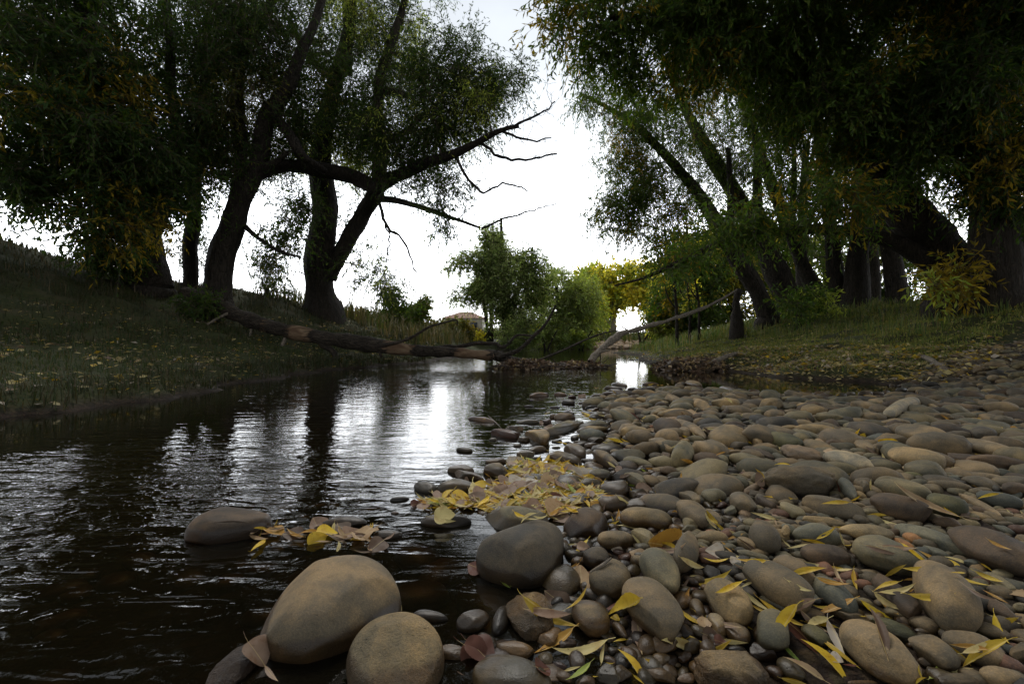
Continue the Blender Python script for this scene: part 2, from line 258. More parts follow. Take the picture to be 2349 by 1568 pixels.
# tile: cx cy a b angle colour flags(o e a r h, w = at water level) [; landmark name]
STONES = {
'A': '''500 285 425 345 -25 D e;large charcoal boulder at the pool edge
1092 5 213 172 0 K o;dark brown ball-shaped stone
1395 150 190 102 5 B o|1690 130 145 85 30 G o|1215 320 132 120 0 D o|1340 545 212 195 20 B o;brown stone under the shell-like twig|1860 470 265 172 55 G e;upright grey-green egg-shaped stone
555 935 262 232 50 T r;cracked tan boulder|260 950 165 85 110 D ow|1150 915 218 165 50 B o;brown veined stone|1765 850 385 235 50 B o;big smooth brown boulder
390 1240 190 100 12 T o;tan oval stone at the waterline|735 1110 112 112 0 B o|370 1560 400 262 20 G o;big greenish boulder on the bottom edge|1300 1110 75 40 40 P o|1440 1040 105 50 50 B e
1550 1150 58 50 0 D o|1710 1185 112 110 0 B o|1900 1150 128 140 60 B o|1515 1275 105 72 40 P o|1375 1245 65 48 10 D o|1850 1330 96 76 10 T o|1850 1490 148 88 25 T o|1330 1480 135 118 50 G a;angular grey stone
1015 1350 118 85 55 P o;pink granite stone|700 1330 85 75 60 G r|910 1175 90 58 -15 K o|1470 1470 100 80 60 B o|1480 965 34 28 0 R o|110 1165 130 85 55 D ow|880 1500 90 60 30 B o|830 1400 80 50 30 R o|1090 1540 100 60 0 B o|1700 1540 60 40 0 B o|1340 1340 70 40 30 K o''',
'B': '''365 265 215 122 102 B e;wedge-shaped brown stone|605 125 165 74 3 T o|385 40 80 62 0 G a|1135 112 192 138 45 B o;brown oval above the bare mud|965 190 118 60 25 B o|1020 310 165 58 12 G o|1300 280 70 32 0 G o|1290 318 60 28 0 B o
1645 95 255 115 12 S o;blue-grey flat stone|1740 305 248 110 10 K o|1430 445 262 118 28 B o|1290 600 380 192 28 B o;long smooth brown boulder|790 785 285 185 45 T o;tan oval boulder|470 830 115 72 65 B o|665 990 125 80 60 W o;pale crusted pebble
855 1070 152 105 30 B o|1215 1060 225 172 75 G o|1115 1090 105 82 40 B o|1825 690 270 125 35 S o;slate blue almond-shaped stone|1605 885 135 66 15 B o|825 1480 372 245 15 B r;wide rough boulder on the bottom edge|1110 1255 148 82 15 K a|850 1230 105 48 10 D o
1400 1430 168 95 38 S o;slate green pebble on the bottom edge|1230 1450 98 60 30 K o|550 1250 60 45 0 P o|345 1300 65 60 0 K o|370 1520 100 62 0 P o|340 1165 60 50 0 K o|445 1370 42 38 0 P o|345 1440 36 25 0 G o|265 1380 45 25 10 G o|1250 795 190 50 28 G o
980 670 92 58 40 D o|550 612 52 38 0 B o|430 640 52 30 0 R o|1640 1100 165 90 35 M o|1800 1250 62 55 0 D o|830 28 46 28 10 O o|910 35 56 40 0 B o|1345 60 66 50 90 T o|590 35 75 24 0 M o|60 1200 40 30 0 B o|640 1190 90 45 20 R o|1040 1560 60 30 0 K o''',
'C': '''425 80 275 90 5 T o;pale tan long stone|1100 145 440 92 18 S o;long blue-grey slab|640 310 375 178 20 G o;large grey-green boulder|790 190 120 46 28 O o|895 138 116 58 20 O o;orange oval pebble|1110 270 140 50 25 S o
1720 265 525 190 22 K o;very large dark brown slab|1255 730 440 250 48 B e;massive wedge boulder|700 700 340 110 38 K r|555 1270 480 215 38 B o;huge smooth boulder on the bottom edge|1090 1255 292 140 33 B o;grey-brown oval in front of two smooth stones
1480 1215 340 138 24 B o;long grey-brown loaf-shaped stone|1030 1350 120 58 20 B o|700 1040 262 90 25 M r|240 905 208 72 17 B o|1390 1560 280 90 5 B o|1790 1510 240 110 15 B o|1940 1260 92 110 90 B o|1750 850 195 75 35 K o|1740 570 205 62 30 G r|1400 640 165 60 30 G o
1490 380 100 45 8 S o|1940 810 72 46 0 G o|1000 1055 105 40 10 B o|1060 15 110 22 0 W a|380 1560 150 30 0 B o|1930 930 90 60 20 K o''',
'D': '''850 110 225 104 8 T o;smooth tan loaf beside the inlet pool|545 135 95 60 -15 D o|385 160 92 46 0 D o|295 220 105 65 0 D o|535 242 112 88 0 G o|1275 190 172 145 20 B o|1205 285 198 104 28 B o;brown two-lobed stone
1610 60 255 92 35 B o|1522 118 102 90 60 B o|1520 415 212 155 112 G e;upright grey-green teardrop stone|1750 325 116 78 0 G o|1850 445 106 80 10 B o|1890 110 136 92 0 B o|1985 345 135 75 15 G o|2050 500 100 92 40 G o|2015 140 52 44 0 B o|1475 200 42 36 0 O o|1525 245 95 55 -20 B o
445 490 225 100 35 B e|620 410 130 66 20 B o|885 530 222 84 12 G o|1035 600 110 54 15 B o|355 715 168 106 5 G o;grey-green stone in the leaf mat|870 770 175 95 25 G o|1205 790 148 92 15 B r|1310 640 125 70 5 K o|1100 670 72 38 0 K o|1275 462 86 76 60 K o|1140 440 100 66 0 D o
1500 650 105 55 15 G o|1810 640 135 72 5 G a|1740 745 175 60 15 B o|1480 800 116 70 0 B o|1585 860 150 58 5 B o|1280 900 90 40 0 D o|1195 970 175 50 8 D o;dark flat slate|1475 930 170 46 8 B o|1585 1010 212 92 28 B o|1370 1090 110 76 25 G o|1220 1040 66 28 0 B o|550 1105 228 148 0 B o;brown stone beside the leaf mat
940 1010 130 75 28 K o|890 1120 182 108 0 B o|1000 1315 372 168 10 T h;heart-shaped tan boulder|1650 1245 280 165 35 B o;rounded brown boulder|1605 1400 120 108 30 G a;small angular grey block|1940 1290 155 88 42 B o|1935 990 178 108 5 G h;grey heart-shaped stone|2010 745 82 60 0 B o|1850 1120 84 46 40 G o|1700 965 60 50 0 G o
700 350 60 30 10 O o|860 350 60 35 0 B o|990 270 62 34 0 P o|1730 500 90 62 0 B o|1575 610 34 40 0 B o|1340 740 62 36 0 D o|1840 880 78 50 -20 B o|2060 870 70 70 0 B o|1880 1430 120 40 5 M o|1970 1090 60 40 0 G o|930 640 90 50 0 D o|1970 650 70 60 0 K o|740 280 60 45 0 K o|1030 330 60 50 20 G o''',
'E': '''1030 780 560 232 8 B r;largest brown cobble in mid bar|310 492 258 104 12 G o;smooth pale grey loaf-shaped stone|1060 412 320 122 12 P r;rosy brown dented boulder|1515 1150 468 138 13 B o;long smooth tan-brown loaf|820 222 285 120 14 M o;mossy dark green stone|1130 150 242 74 15 G o|1300 65 335 78 6 T r
350 160 188 74 12 T o|455 250 82 68 60 B o|460 385 235 72 18 K o|1745 525 390 150 15 W r;pale cracked rock|1560 282 162 84 5 K o|1720 130 162 90 15 G o|1960 315 190 98 20 B o|980 535 130 62 12 B o|1270 600 100 30 0 B o|320 642 102 56 -5 B o|640 520 110 40 0 K o
150 820 190 104 10 G o|380 895 132 72 -25 P o|255 1085 205 140 30 B o;brown stone with a white pebble at its foot|80 1210 86 100 90 S o|275 1240 100 62 25 P o;white-pink pebble|570 1090 165 66 25 K o|940 1192 200 98 28 G o;greenish oval stone|1220 1220 110 38 10 B o|1405 1265 90 28 5 S o|1390 1345 330 66 6 T o
650 1300 172 44 5 G o|910 1355 110 38 0 G o|310 1322 82 40 0 G o|240 1440 76 58 -10 B o|100 1440 52 36 0 O o|150 1340 82 24 0 G o|1720 900 200 102 50 S e;blue-grey shield-shaped stone|1960 860 104 95 80 B o|2020 1215 150 62 10 G o|1760 1315 46 28 0 S o|680 1190 66 30 0 P o|120 910 110 45 15 B o|170 700 160 30 0 G o
570 130 100 55 10 D o|700 60 140 50 0 B o|780 1390 110 50 20 B o|480 1200 70 40 0 D o|1880 420 130 50 0 B o|150 380 120 45 0 B o|130 250 90 35 0 B o''',
'Q': '''690 150 368 152 10 B o;large brown loaf below the leaning grey stone|610 472 440 158 10 T o;broad tan boulder beside the seedling|1560 320 420 108 12 B o;long brown slab behind the seedling|1720 525 470 112 5 K r;log-like dark brown slab|380 1150 450 190 12 K o;very dark long boulder|410 900 420 140 12 G o;broad grey-green slab under the long leaf
1050 840 322 72 7 B o|1190 640 172 62 5 T o|1070 725 172 32 0 S o|1600 745 370 78 8 B o|1960 680 170 56 5 B o|1950 880 182 88 5 K o;brown stone on the right edge|1750 1040 342 112 10 S o;long slate slab on the right edge|1030 1120 320 165 15 M o;mossy dark slab|1490 1120 360 66 28 B o|1010 1360 205 82 10 K o
240 215 228 98 10 B o|720 300 138 44 0 W o|910 380 90 45 0 G o|1200 60 232 75 8 K o|1535 130 190 112 10 D o;dark grey rounded stone|1200 190 202 48 5 G o|1180 115 140 30 5 S o|1880 235 130 42 0 B o|1780 110 112 60 0 D o|2010 325 112 58 0 K o|1610 25 132 34 0 G o|250 60 162 50 5 K o|60 110 100 60 10 B o|30 340 92 105 60 B o|550 710 152 58 10 M o|1250 510 130 60 0 K o|2050 410 80 60 0 R o|1690 880 90 50 25 D o|2000 60 110 40 0 D o''',
'G': '''800 490 190 72 -8 T e;pointed tan stone|320 500 126 60 0 D o|275 590 116 48 0 D o|620 435 112 58 0 B o|550 378 136 42 0 K o|600 292 152 44 5 B o|690 235 132 42 8 B o|635 332 118 36 5 B o|1180 222 126 38 0 B o;tan stone on the bar's far tip|1640 238 98 50 -20 B o|1850 235 132 74 15 T o;pale round-topped stone on the bar's far edge|1810 302 126 52 0 B o|2165 312 106 50 0 B o
1540 318 136 50 0 B o|1480 272 96 30 0 B o|1390 385 142 62 15 B o|1550 485 158 92 20 B o|1680 372 102 42 0 G o|1740 452 86 50 0 D o|1910 376 126 42 0 B o|2180 428 140 52 0 B o|2360 520 228 92 3 T o;smooth tan loaf near the inlet|1970 542 182 84 20 T o|1730 578 126 75 20 G o|2140 642 112 52 10 B o|1280 502 126 54 0 T o|1395 525 86 46 0 W o;small white knobbly pebble|1060 470 122 48 5 T o|1015 538 52 48 0 B o|1135 572 60 44 0 G o
550 640 168 68 10 B o|410 690 122 38 5 K o|330 632 62 45 -30 B o|1010 640 148 58 10 B o|820 680 126 98 20 B o|1540 672 242 70 -6 T o;long tan loaf, rearmost of a pair|1560 808 236 82 -3 P o;rosy grooved loaf, frontmost of a pair|1170 772 116 72 0 G o|1365 775 86 45 -15 B o|1950 832 118 90 -20 B o|2120 772 152 88 20 G o|360 750 122 48 0 D o|1060 362 150 34 0 B o|1240 285 132 34 0 B o|1330 432 92 38 0 G o|1215 662 82 38 -10 G o
1370 600 82 38 0 G o|1540 592 92 34 0 B o|1030 712 82 28 0 K o|590 802 62 35 0 D o|2250 695 60 35 0 G o|2230 740 60 32 0 B o|560 940 70 40 -10 D o|660 930 60 40 0 D o|1200 870 120 36 10 D o|2240 870 50 30 0 B o|2020 310 40 22 0 G o|900 300 80 30 0 G o''',
'H': '''715 540 158 112 0 T a;blocky tan stone|250 320 100 38 5 B o|335 382 96 38 0 G o|445 332 92 36 0 B o|210 637 122 50 0 G o|770 667 132 64 0 G o|1080 667 145 58 0 B o|1330 582 216 76 4 T o;pointed tan loaf in mid bar|1030 592 112 58 0 G o|1700 632 186 54 0 K o|1950 612 112 50 0 B o|1255 772 150 64 0 D o;dark grey smooth stone|1430 682 112 28 0 D o|1430 742 92 45 0 B o
1650 752 228 90 8 G o|410 740 170 72 8 B o|920 782 145 60 8 P o|790 825 155 66 12 G o|1030 912 155 58 0 T o|730 922 162 46 0 B o|450 805 92 35 0 G o|90 425 130 64 20 B o|60 312 152 52 15 P o|900 402 86 35 0 G o|1140 358 76 40 0 K o|1310 380 86 32 0 G o|1480 372 96 42 0 B o|1580 412 152 48 5 B o|1820 392 92 38 0 G o|1960 378 82 46 0 S o|2190 374 122 60 0 B o|2230 492 192 54 0 B o|1780 527 202 42 0 S o|1680 460 92 26 0 G o
1520 477 62 28 0 G o|1010 447 122 44 0 G o|480 432 82 32 0 B o|2180 582 92 48 0 M o|2200 662 122 56 20 G o|1980 712 132 52 0 B o|2110 812 182 64 5 B o|1850 832 152 52 5 S o|2000 932 122 48 0 S o|2280 922 142 68 5 P o|100 782 122 34 0 G o|480 622 92 44 -10 G o|580 682 72 28 0 B o|440 540 92 44 0 K o|190 702 92 48 0 B o|90 890 100 45 5 M o|260 910 90 40 0 G o|1370 480 90 30 0 D o|380 585 80 30 0 G o|1250 430 100 28 0 T o|300 480 110 40 0 G o''',
'I': '''445 980 322 128 -22 W o;large pale leaning stone|1990 985 292 112 5 B o;large brown loaf near the right edge|1340 970 440 60 3 P o;long reddish slab|960 980 130 52 20 T o|860 812 152 64 5 K o|690 712 162 60 0 T o|440 712 96 52 0 S o|880 690 106 36 5 B o|1225 662 170 75 5 G o|1430 662 162 80 5 D a;dark split block|1080 722 112 55 0 G o|1310 787 192 52 5 G o|1230 862 122 32 0 P o|1550 852 192 44 0 S o
1920 842 192 68 5 B o|1830 722 162 40 0 T o|2200 742 166 54 0 G o|500 822 162 36 0 D o|180 825 192 42 5 K o|90 900 222 64 8 B o|1700 1092 156 44 0 S o|1280 1082 262 48 0 G o|1000 1122 252 66 5 B o|650 1100 96 42 -15 B o|330 1232 252 86 5 B o|460 1152 112 30 0 S o|690 1152 132 46 -10 D o|1940 1152 132 34 0 B o|2210 1122 122 48 0 G o|1810 1242 136 48 0 G o|1890 1190 102 45 10 S o|2260 1272 112 44 0 S o|1640 532 152 48 0 B o|1860 522 102 60 0 B o|2130 432 112 52 -5 B o
1730 442 116 34 0 B o|1370 422 86 28 0 B o|1440 352 86 28 0 B o|1800 367 122 26 0 B o|1270 352 82 28 0 B o|1080 297 72 32 0 B o|1200 252 86 30 0 D o|1330 297 66 30 0 B o|1510 257 76 32 0 B o|1650 592 180 34 0 B o|2180 577 132 38 0 B o|2230 642 202 30 0 G o|2070 655 142 30 0 B o|1780 655 180 32 0 D o|2230 345 70 40 0 G o|50 760 110 36 0 B o|190 740 60 38 0 B o|120 1100 70 40 0 B o|780 1000 70 60 20 B o''',
'J': '''1240 285 138 50 -5 P ow;rosy stone alone in the river|1540 275 92 38 5 P ow|1700 310 56 34 0 R ow|1650 390 106 52 5 D ow;dark stone in the shallows|1100 436 68 20 0 D ow|1465 452 78 22 0 D ow|455 630 205 50 8 P ow;flat mauve stone alone in the river|1080 655 166 44 0 S ow;flat wet grey stone|1600 600 148 78 0 B o;rounded brown stone behind the slab|1665 532 76 45 20 D o|1440 585 56 50 0 B o
1575 760 312 95 -20 G a;tilted angular slab|1250 885 185 130 42 T a;triangular tan stone|890 762 132 60 5 B ow|765 835 212 84 8 R ow;wet red-brown stone with a straw|1030 905 86 58 0 B ow|205 1050 118 50 5 S ow;wet grey stone alone in bright water|1062 1112 112 68 12 G o|1210 1045 126 62 -10 B o|1205 1167 78 36 0 B o|1590 1190 255 116 15 B o;smooth brown stone behind the leaf mat|1755 1075 182 108 25 B o|650 1215 160 58 0 B o|650 1355 186 132 8 B o;cracked brown stone beside the leaf mat
850 1340 92 68 20 D o|160 1335 178 88 8 B o|265 1420 212 92 10 B o|1490 925 76 32 0 D ow|1640 950 66 30 0 D ow|2010 920 96 64 8 D o|1910 1200 92 40 10 D o|1350 660 66 55 0 R o|1130 350 30 10 0 D ow|940 985 60 30 0 G ow|1480 1010 60 22 0 S ow|1740 880 60 45 0 D ow|1820 940 110 30 0 D o|600 900 60 30 0 S ow''',
'K': '''940 1012 175 82 -5 G o;tan-green loaf beside the leaf mat|680 1018 106 68 10 S o|445 1112 88 30 -5 D ow|860 1320 228 80 0 D ow;dark wet stone carrying pale leaves|340 1437 132 55 -5 D ow|810 1160 76 38 0 K o|400 1235 40 16 0 K ow''',
'L': '''190 200 300 148 -12 K ow;smooth brown boulder standing in the river|868 780 490 365 -26 B o;big two-toned boulder in the water|1310 1115 362 318 -60 T p;pitted yellow-tan boulder|970 155 150 50 0 D ow|1545 787 118 50 5 D ow|1835 822 116 84 -20 D ow;wet black pebble|1700 1030 58 100 100 T ow|240 1130 230 100 -42 K rw;wet brown rock by the boulder|910 384 46 14 0 D ow'''}
CL = dict(B=(.142, .113, .074), G=(.128, .116, .078), T=(.205, .160, .095), D=(.062, .055, .045), K=(.068, .050, .035), S=(.096, .098, .080), P=(.155, .118, .086), O=(.24, .13, .06), W=(.23, .205, .155), R=(.078, .043, .030), M=(.068, .068, .036))
CN = dict(B='brown-grey', G='grey-green', T='tan', D='dark grey', K='dark brown', S='slate grey', P='rosy', O='orange', W='pale', R='red-brown', M='mossy dark')
def ell_of(c, Mx):
    """screen ellipse (centre, 2x2 shape) of the ellipsoid c + Mx u"""
    cc = np.array([c[0], H-c[2], c[1]]); m = np.stack([Mx[0], -Mx[2], Mx[1]])
    C = m@m.T-np.outer(cc, cc); ce = C[:2, 2]/C[2, 2]; return ce, np.outer(ce, ce)-C[:2, :2]/C[2, 2]
YS = np.geomspace(.25, 14, 260)
def ray_ground(ex, ey, dz):
    """first Y along the view ray (ex, ey) at which it comes down to ground + dz (water level at least)"""
    gg = np.maximum(gz(ex*YS, YS)+dz, dz*.14); d = (H-ey*YS)-gg; k = np.nonzero(d < 0)[0]
    if len(k) == 0: return YS[-1]
    k = max(k[0], 1); t = d[k-1]/(d[k-1]-d[k]+1e-12); return YS[k-1]+t*(YS[k]-YS[k-1])
def build(p, wet, fl):
    ex, ey, lp, lq, lr, ph = p; a, b, r = np.exp([lp, lq, lr])
    if wet: z = .12*r; Y = (H-z)/ey
    else: Y = ray_ground(ex, ey, (.72 if fl != 'L' else .6)*r); z = H-ey*Y
    c_, s_ = math.cos(ph), math.sin(ph)
    return np.array([ex*Y, Y, z]), np.array([[c_*a, -s_*b, 0], [s_*a, c_*b, 0], [0, 0, r]])
def fit(cx, cy, a, b, ang, wet, fl=''):
    e = np.array([(cx-CX)/F, (cy-CY)/F]); th = math.radians(ang); R = np.array([[math.cos(th), -math.sin(th)], [math.sin(th), math.cos(th)]])
    S = R@np.diag([(a/F)**2, (b/F)**2])@R.T; m = math.sqrt(a*b)/F; m2 = b/F
    Y = ray_ground(e[0], e[1], .02); best = None
    for ph0 in (-th*.7, -th*1.3, 0., .6, -.6):
        p = np.array([e[0], e[1], math.log(max(a, b)/F*Y), math.log(m*Y), math.log(max(.8*b/F*Y, .004)), ph0])
        def res(p):
            c, Mx = build(p, wet, fl); ce, Q = ell_of(c, Mx); lp, lq, lr = p[2:5]
            Rl = R.T@(Q-S)@R
            return np.array([(ce[0]-e[0])/m*4, (ce[1]-e[1])/m2*4, Rl[0, 0]/(a/F)**2*2, Rl[1, 1]/(b/F)**2*2, Rl[0, 1]/(a*b/F/F)*2, (lp-lq-.25)*.22, (lr-.5*(lp+lq)+.45)*.40])
        r = res(p); lam = .05
        for it in range(14):
            J = np.empty((7, 6))
            for i in range(6): d = p.copy(); h = 1e-5 if i < 2 else 1e-3; d[i] += h; J[:, i] = (res(d)-r)/h
            A = J.T@J; st = np.linalg.solve(A+lam*np.diag(np.diag(A)+1e-6), -J.T@r); st = np.clip(st, [-m2, -m2*.7, -.4, -.4, -.4, -.4], [m2, m2*.7, .4, .4, .4, .4]); r2 = res(p+st)
            if r2@r2 < r@r: p = p+st; r = r2; lam *= .4
            else: lam *= 4
        s = float(r@r)
        if best is None or s < best[0]: best = (s, p, float(r[:5]@r[:5]))
        if best[2] < .02: break
    return best[1], best[2]
SL = []
for k, txt in STONES.items():
    for row in txt.replace('\n', '|').split('|'):
        row = row.strip()
        if not row: continue
        d, _, nm = row.partition(';'); f = d.split(); v = TI[k]([float(x) for x in f[:5]]); fl = f[6]
        wet = 'w' in fl; p, err = fit(*v, wet, k if (k == 'L' and not wet) else '')
        c, Mx = build(p, wet, k if (k == 'L' and not wet) else '')
        SL.append(dict(px=v[0], py=v[1], a=v[2], b=v[3], ang=v[4], col=f[5], kind=fl[0], name=nm, c=c, M=Mx, ph=p[5], r=np.exp(p[2:5]), area=v[2]*v[3], err=err))
if False: print('bad fits', [(round(s['px']), round(s['py']), round(s['err'], 2)) for s in SL if s['err'] > .15])
SL.sort(key=lambda s: -s['area'])
LIM = 300
LANDS = [s for s in SL if s['name']]
# ---------------------------------------------------------------- stone objects
BASES = {k: [pebble(4, 100+17*i+ord(k), k) for i in range(n)] for k, n in (('o', 14), ('e', 3), ('a', 6), ('r', 6), ('h', 1))}
BM = {k: [mesh('cobble', P, [Fc]) for P, Fc in v] for k, v in BASES.items()}
for v in BM.values():
    for me in v: me.materials.append(M['stone'])
def rot_fix(s):
    """orthonormal axes and scales of a stone; random flips so shared meshes do not repeat"""
    c, sn = math.cos(s['ph']), math.sin(s['ph']); R = np.array([[c, -sn, 0], [sn, c, 0], [0, 0, 1]])
    if s['kind'] in 'oar': fx, fy, fz = random.choice([1, -1]), random.choice([1, -1]), random.choice([1, -1])
    else: fx = fy = fz = 1
    return R, np.array([fx, fy, fz])*s['r']
def jitcol(c, k=.16):
    v = 1+rng.normal()*k*.8; t = rng.normal()*k*.10; h = (t, 0, -t); return [float(np.clip(c[i]*(v+h[i]), .01, .8)) for i in range(3)]
# --- labels that single a thing out by its look and the nearest named stone
USED = {}
def rel(px, py, own=None):
    L = sorted(LANDS, key=lambda s: ((s['px']-px)/1.15)**2+((s['py']-py)*1.35)**2); L = [s for s in L if s is not own][0]
    dx, dy = (px-L['px'])/L['a'], (py-L['py'])/L['b']
    w = ('on' if dx*dx+dy*dy < .7 else 'right of' if dx > abs(dy)*.9 else 'left of' if -dx > abs(dy)*.9 else 'in front of' if dy > 0 else 'behind'); return w, L
def name_all(items, cat, desc):
    """items: (object, px, py, base words)"""
    d = {}
    for it in items:
        w, L = rel(it[1], it[2], it[4] if len(it) > 4 else None)
        if w == 'on' and cat == 'stone': w = 'against'
        d.setdefault((it[3], w, id(L)), []).append((math.hypot(it[1]-L['px'], it[2]-L['py']), it, L))
    o_ = ['nearest', 'second nearest', 'third nearest', 'fourth nearest', 'fifth nearest', 'sixth nearest', 'seventh nearest', 'eighth nearest', 'ninth nearest', 'tenth nearest']
    for (b, w, _), v in d.items():
        v.sort(key=lambda q: q[0])
        for i, (ds, it, L) in enumerate(v):
            t = f"{b} {desc} {w} the {L['name']}"
            if len(v) > 1: t = f"{o_[min(i, 9)]} {b} {desc} {w} the {L['name']}"
            wds = t.split()
            if len(wds) > 16: t = ' '.join(w_ for w_ in wds if w_ not in ('large', 'smooth', 'the'))
            wds = t.split(); it[0]['label'] = ' '.join(wds[:16])
stone_items = []; STUFFV, STUFFF, STUFFC = [], [], []
def add_stuff(P, Fc, T, c, col):
    base = sum(len(v) for v in STUFFV); STUFFV.append(P@T.T+c); STUFFF.append(Fc+base); STUFFC.append(np.tile(col, (len(P), 1)))
SIDX = {id(s): i for i, s in enumerate(SL)}
for i, s in enumerate(SL):
    R, sc = rot_fix(s); col = jitcol(CL[s['col']], .10 if s['name'] else .15)
    if i < LIM or s['name']:
        k = s['kind'] if s['kind'] in BM else 'o'; k = random.choice('oooare') if k == 'o' and not s['name'] else k; big = s['area'] > 2600
        if big or s['kind'] == 'p':
            P, Fc = pebble(5, 900+i, k); me = mesh('cobble', P, [Fc])
            me.materials.append(M['rough'] if s['kind'] in 'rp' else M['stone'])
        else: me = random.choice(BM[k])
        big2 = s['area'] > 12000
        o = link('boulder' if big2 else 'cobble', me); o.matrix_world = Matrix([[*(R[r]*sc), s['c'][r]] for r in range(3)]+[[0, 0, 0, 1]])
        o.color = (*col, 1); tag(o, None, 'boulder' if big2 else 'stone', 'rounded river stones of the gravel bar'); s['obj'] = o
        if s['name']: o['label'] = (s['name'] if len(s['name'].split()) >= 4 else s['name']+' on the gravel bar')
        else:
            asp = s['a']/s['b']; sz = 'small ' if s['area'] < 260 else 'big ' if s['area'] > 2200 else ''
            stone_items.append((o, s['px'], s['py'], sz+('elongated ' if asp > 2.3 else 'oval ' if asp > 1.45 else 'roundish ')+CN[s['col']], s))
    else:
        P, Fc = pebble(3, 300+i % 37, s['kind'] if s['kind'] in BM else 'o'); add_stuff(P, Fc, R*sc, s['c'], col)
name_all(stone_items, 'stone', 'stone')
# --- filler stones
C0 = np.array([s['c'] for s in SL]); R0 = np.array([s['r'] for s in SL]); PH0 = np.array([s['ph'] for s in SL])
def covered(x, y, k=.8):
    d = C0[:, :2]-np.array([x, y]); c, sn = np.cos(PH0), np.sin(PH0); u = (-d[:, 0]*c-d[:, 1]*sn)/(R0[:, 0]*k); v = (d[:, 0]*sn-d[:, 1]*c)/(R0[:, 1]*k)
    return bool(((u*u+v*v) < 1).any())
FB = [pebble(2, 40+i, random.choice('oooaar')) for i in range(14)]; FB3 = [pebble(3, 40+i, random.choice('oooar')) for i in range(10)]
cols = [CL[k] for k in 'BBBGGGTDDSKBGB']; G_ = []
grid = {}
def free(x, y, r):
    i, j = int(x/.12), int(y/.12)
    for a in (-1, 0, 1):
        for b in (-1, 0, 1):
            for (u, v, w) in grid.get((i+a, j+b), ()):
                if (u-x)**2+(v-y)**2 < (.78*(r+w))**2: return False
    return True
def inbar(x, y):
    z = gz(x, y)
    if x < -.12 or z < -.045 or (y > 3.4 and x > .9 and z < -.004 and x < 4.3): return False
    if y > 4.9 and x < 4.1+.0*(y-5): return False
    if y > 4.3+.42*(x-4.2)+.85 and x > 4.1: return False
    if x < .25 and y < .65: return rng.random() < .6
    return True
nf = 0
for rad, n in ((.070, 1500), (.055, 2600), (.040, 5000), (.027, 14000), (.017, 20000), (.010, 16000)):
    for _ in range(n):
        y = float(rng.uniform(.3, 9)) if rad > .02 else float(abs(rng.normal(0, 1.6))+.35); x = float(rng.uniform(-.1, 1)*(1.25*y+.4)) if rad > .02 else float(rng.uniform(-.05, 1.2)*y)
        if rad < .012 and y > 1.6 or rad < .02 and y > 3.5: continue
        r = rad*float(rng.uniform(.75, 1.25))*(1.0 if y < 5 else .8)
        if not inbar(x, y) or (rad > .02 and y < 1.35 and x > .1) or (rad < .02 and rng.random() < .35) or not free(x, y, r) or covered(x, y, .92 if rad < .03 else 1.04): continue
        if .35 < y < .95 and Sines(2.2, 6, 77, 2)(np.array([[x, y]]))[0] > .45 and rad < .02: continue
        grid.setdefault((int(x/.12), int(y/.12)), []).append((x, y, r)); nf += 1
        a, b, c = r*rng.uniform(1., 1.45), r*rng.uniform(.8, 1.05), r*rng.uniform(.5, .72); ph = rng.uniform(0, 6.28); tl = rng.normal(0, .16, 2)
        Rm = np.array(Matrix.Rotation(ph, 3, 'Z')@Matrix.Rotation(tl[0], 3, 'X')@Matrix.Rotation(tl[1], 3, 'Y'))
        P, Fc = random.choice(FB3 if y < 1.6 and rad > .02 else FB)
        kc = (.17, .09, .06) if rad < .02 and rng.random() < .08 else cols[rng.integers(len(cols))]
        z = gz(x, y)+c*rng.uniform(.0, .45)
        add_stuff(P, Fc, Rm*np.array([a, b, c]), np.array([x, y, z]), jitcol([v*.82 for v in kc], .2))
for rad, n in ((.055, 2600), (.036, 3600), (.022, 3600)):      # the rest of the bar, beside and behind the viewpoint
    for _ in range(n):
        x, y = float(rng.uniform(-.1, 4.8)), float(rng.uniform(-2.2, 3.4)); r = rad*float(rng.uniform(.75, 1.25)); z = gz(x, y)
        if (y > .38 and x < 1.13*y+.3) or z < -.03 or y < -.4*x-1.2 or not free(x, y, r) or covered(x, y, .95) or math.hypot(x, y) < .3: continue
        grid.setdefault((int(x/.12), int(y/.12)), []).append((x, y, r)); P, Fc = random.choice(FB); Rm = np.array(Matrix.Rotation(rng.uniform(0, 6.28), 3, 'Z')); c = r*rng.uniform(.5, .7)
        add_stuff(P, Fc, Rm*np.array([r*rng.uniform(1, 1.4), r, c]), np.array([x, y, z+c*.35]), jitcol(cols[rng.integers(len(cols))], .2))
# submerged stones of the shallows and riprap on the far shore
for _ in range(420):
    y = float(rng.uniform(.35, 6)); x = float(rng.uniform(-1.6, .9)*(.5+.32*y)); z = gz(x, y)
    if z > -.02 or z < -.34 or covered(x, y): continue
    r = float(rng.uniform(.02, .06)); P, Fc = random.choice(FB); Rm = np.array(Matrix.Rotation(rng.uniform(0, 6.28), 3, 'Z'))
    h = min(r*.55, max((-z-.008)*.6, .008)); add_stuff(P, Fc, Rm*np.array([r*1.3, r, h]), np.array([x, y, z+h*.4]), jitcol((.17, .11, .06), .25))
for _ in range(420):
    x = float(rng.uniform(1.5, 13)); y = float(33.6+rng.uniform(-.7, 1.6)+.05*x); r = float(rng.uniform(.08, .3))*(.6 if x < 5 else 1); P, Fc = random.choice(FB)
    add_stuff(P, Fc, np.array(Matrix.Rotation(rng.uniform(0, 6.28), 3, 'Z'))*np.array([r*1.3, r, r*.7]), np.array([x, y, max(gz(x, y), -.05)+r*.3]), jitcol((.34, .27, .22), .15))
so_ = link('gravel', mesh('gravel', np.concatenate(STUFFV), [np.concatenate(STUFFF)], col=np.concatenate(STUFFC)), None, [M['gravel']])
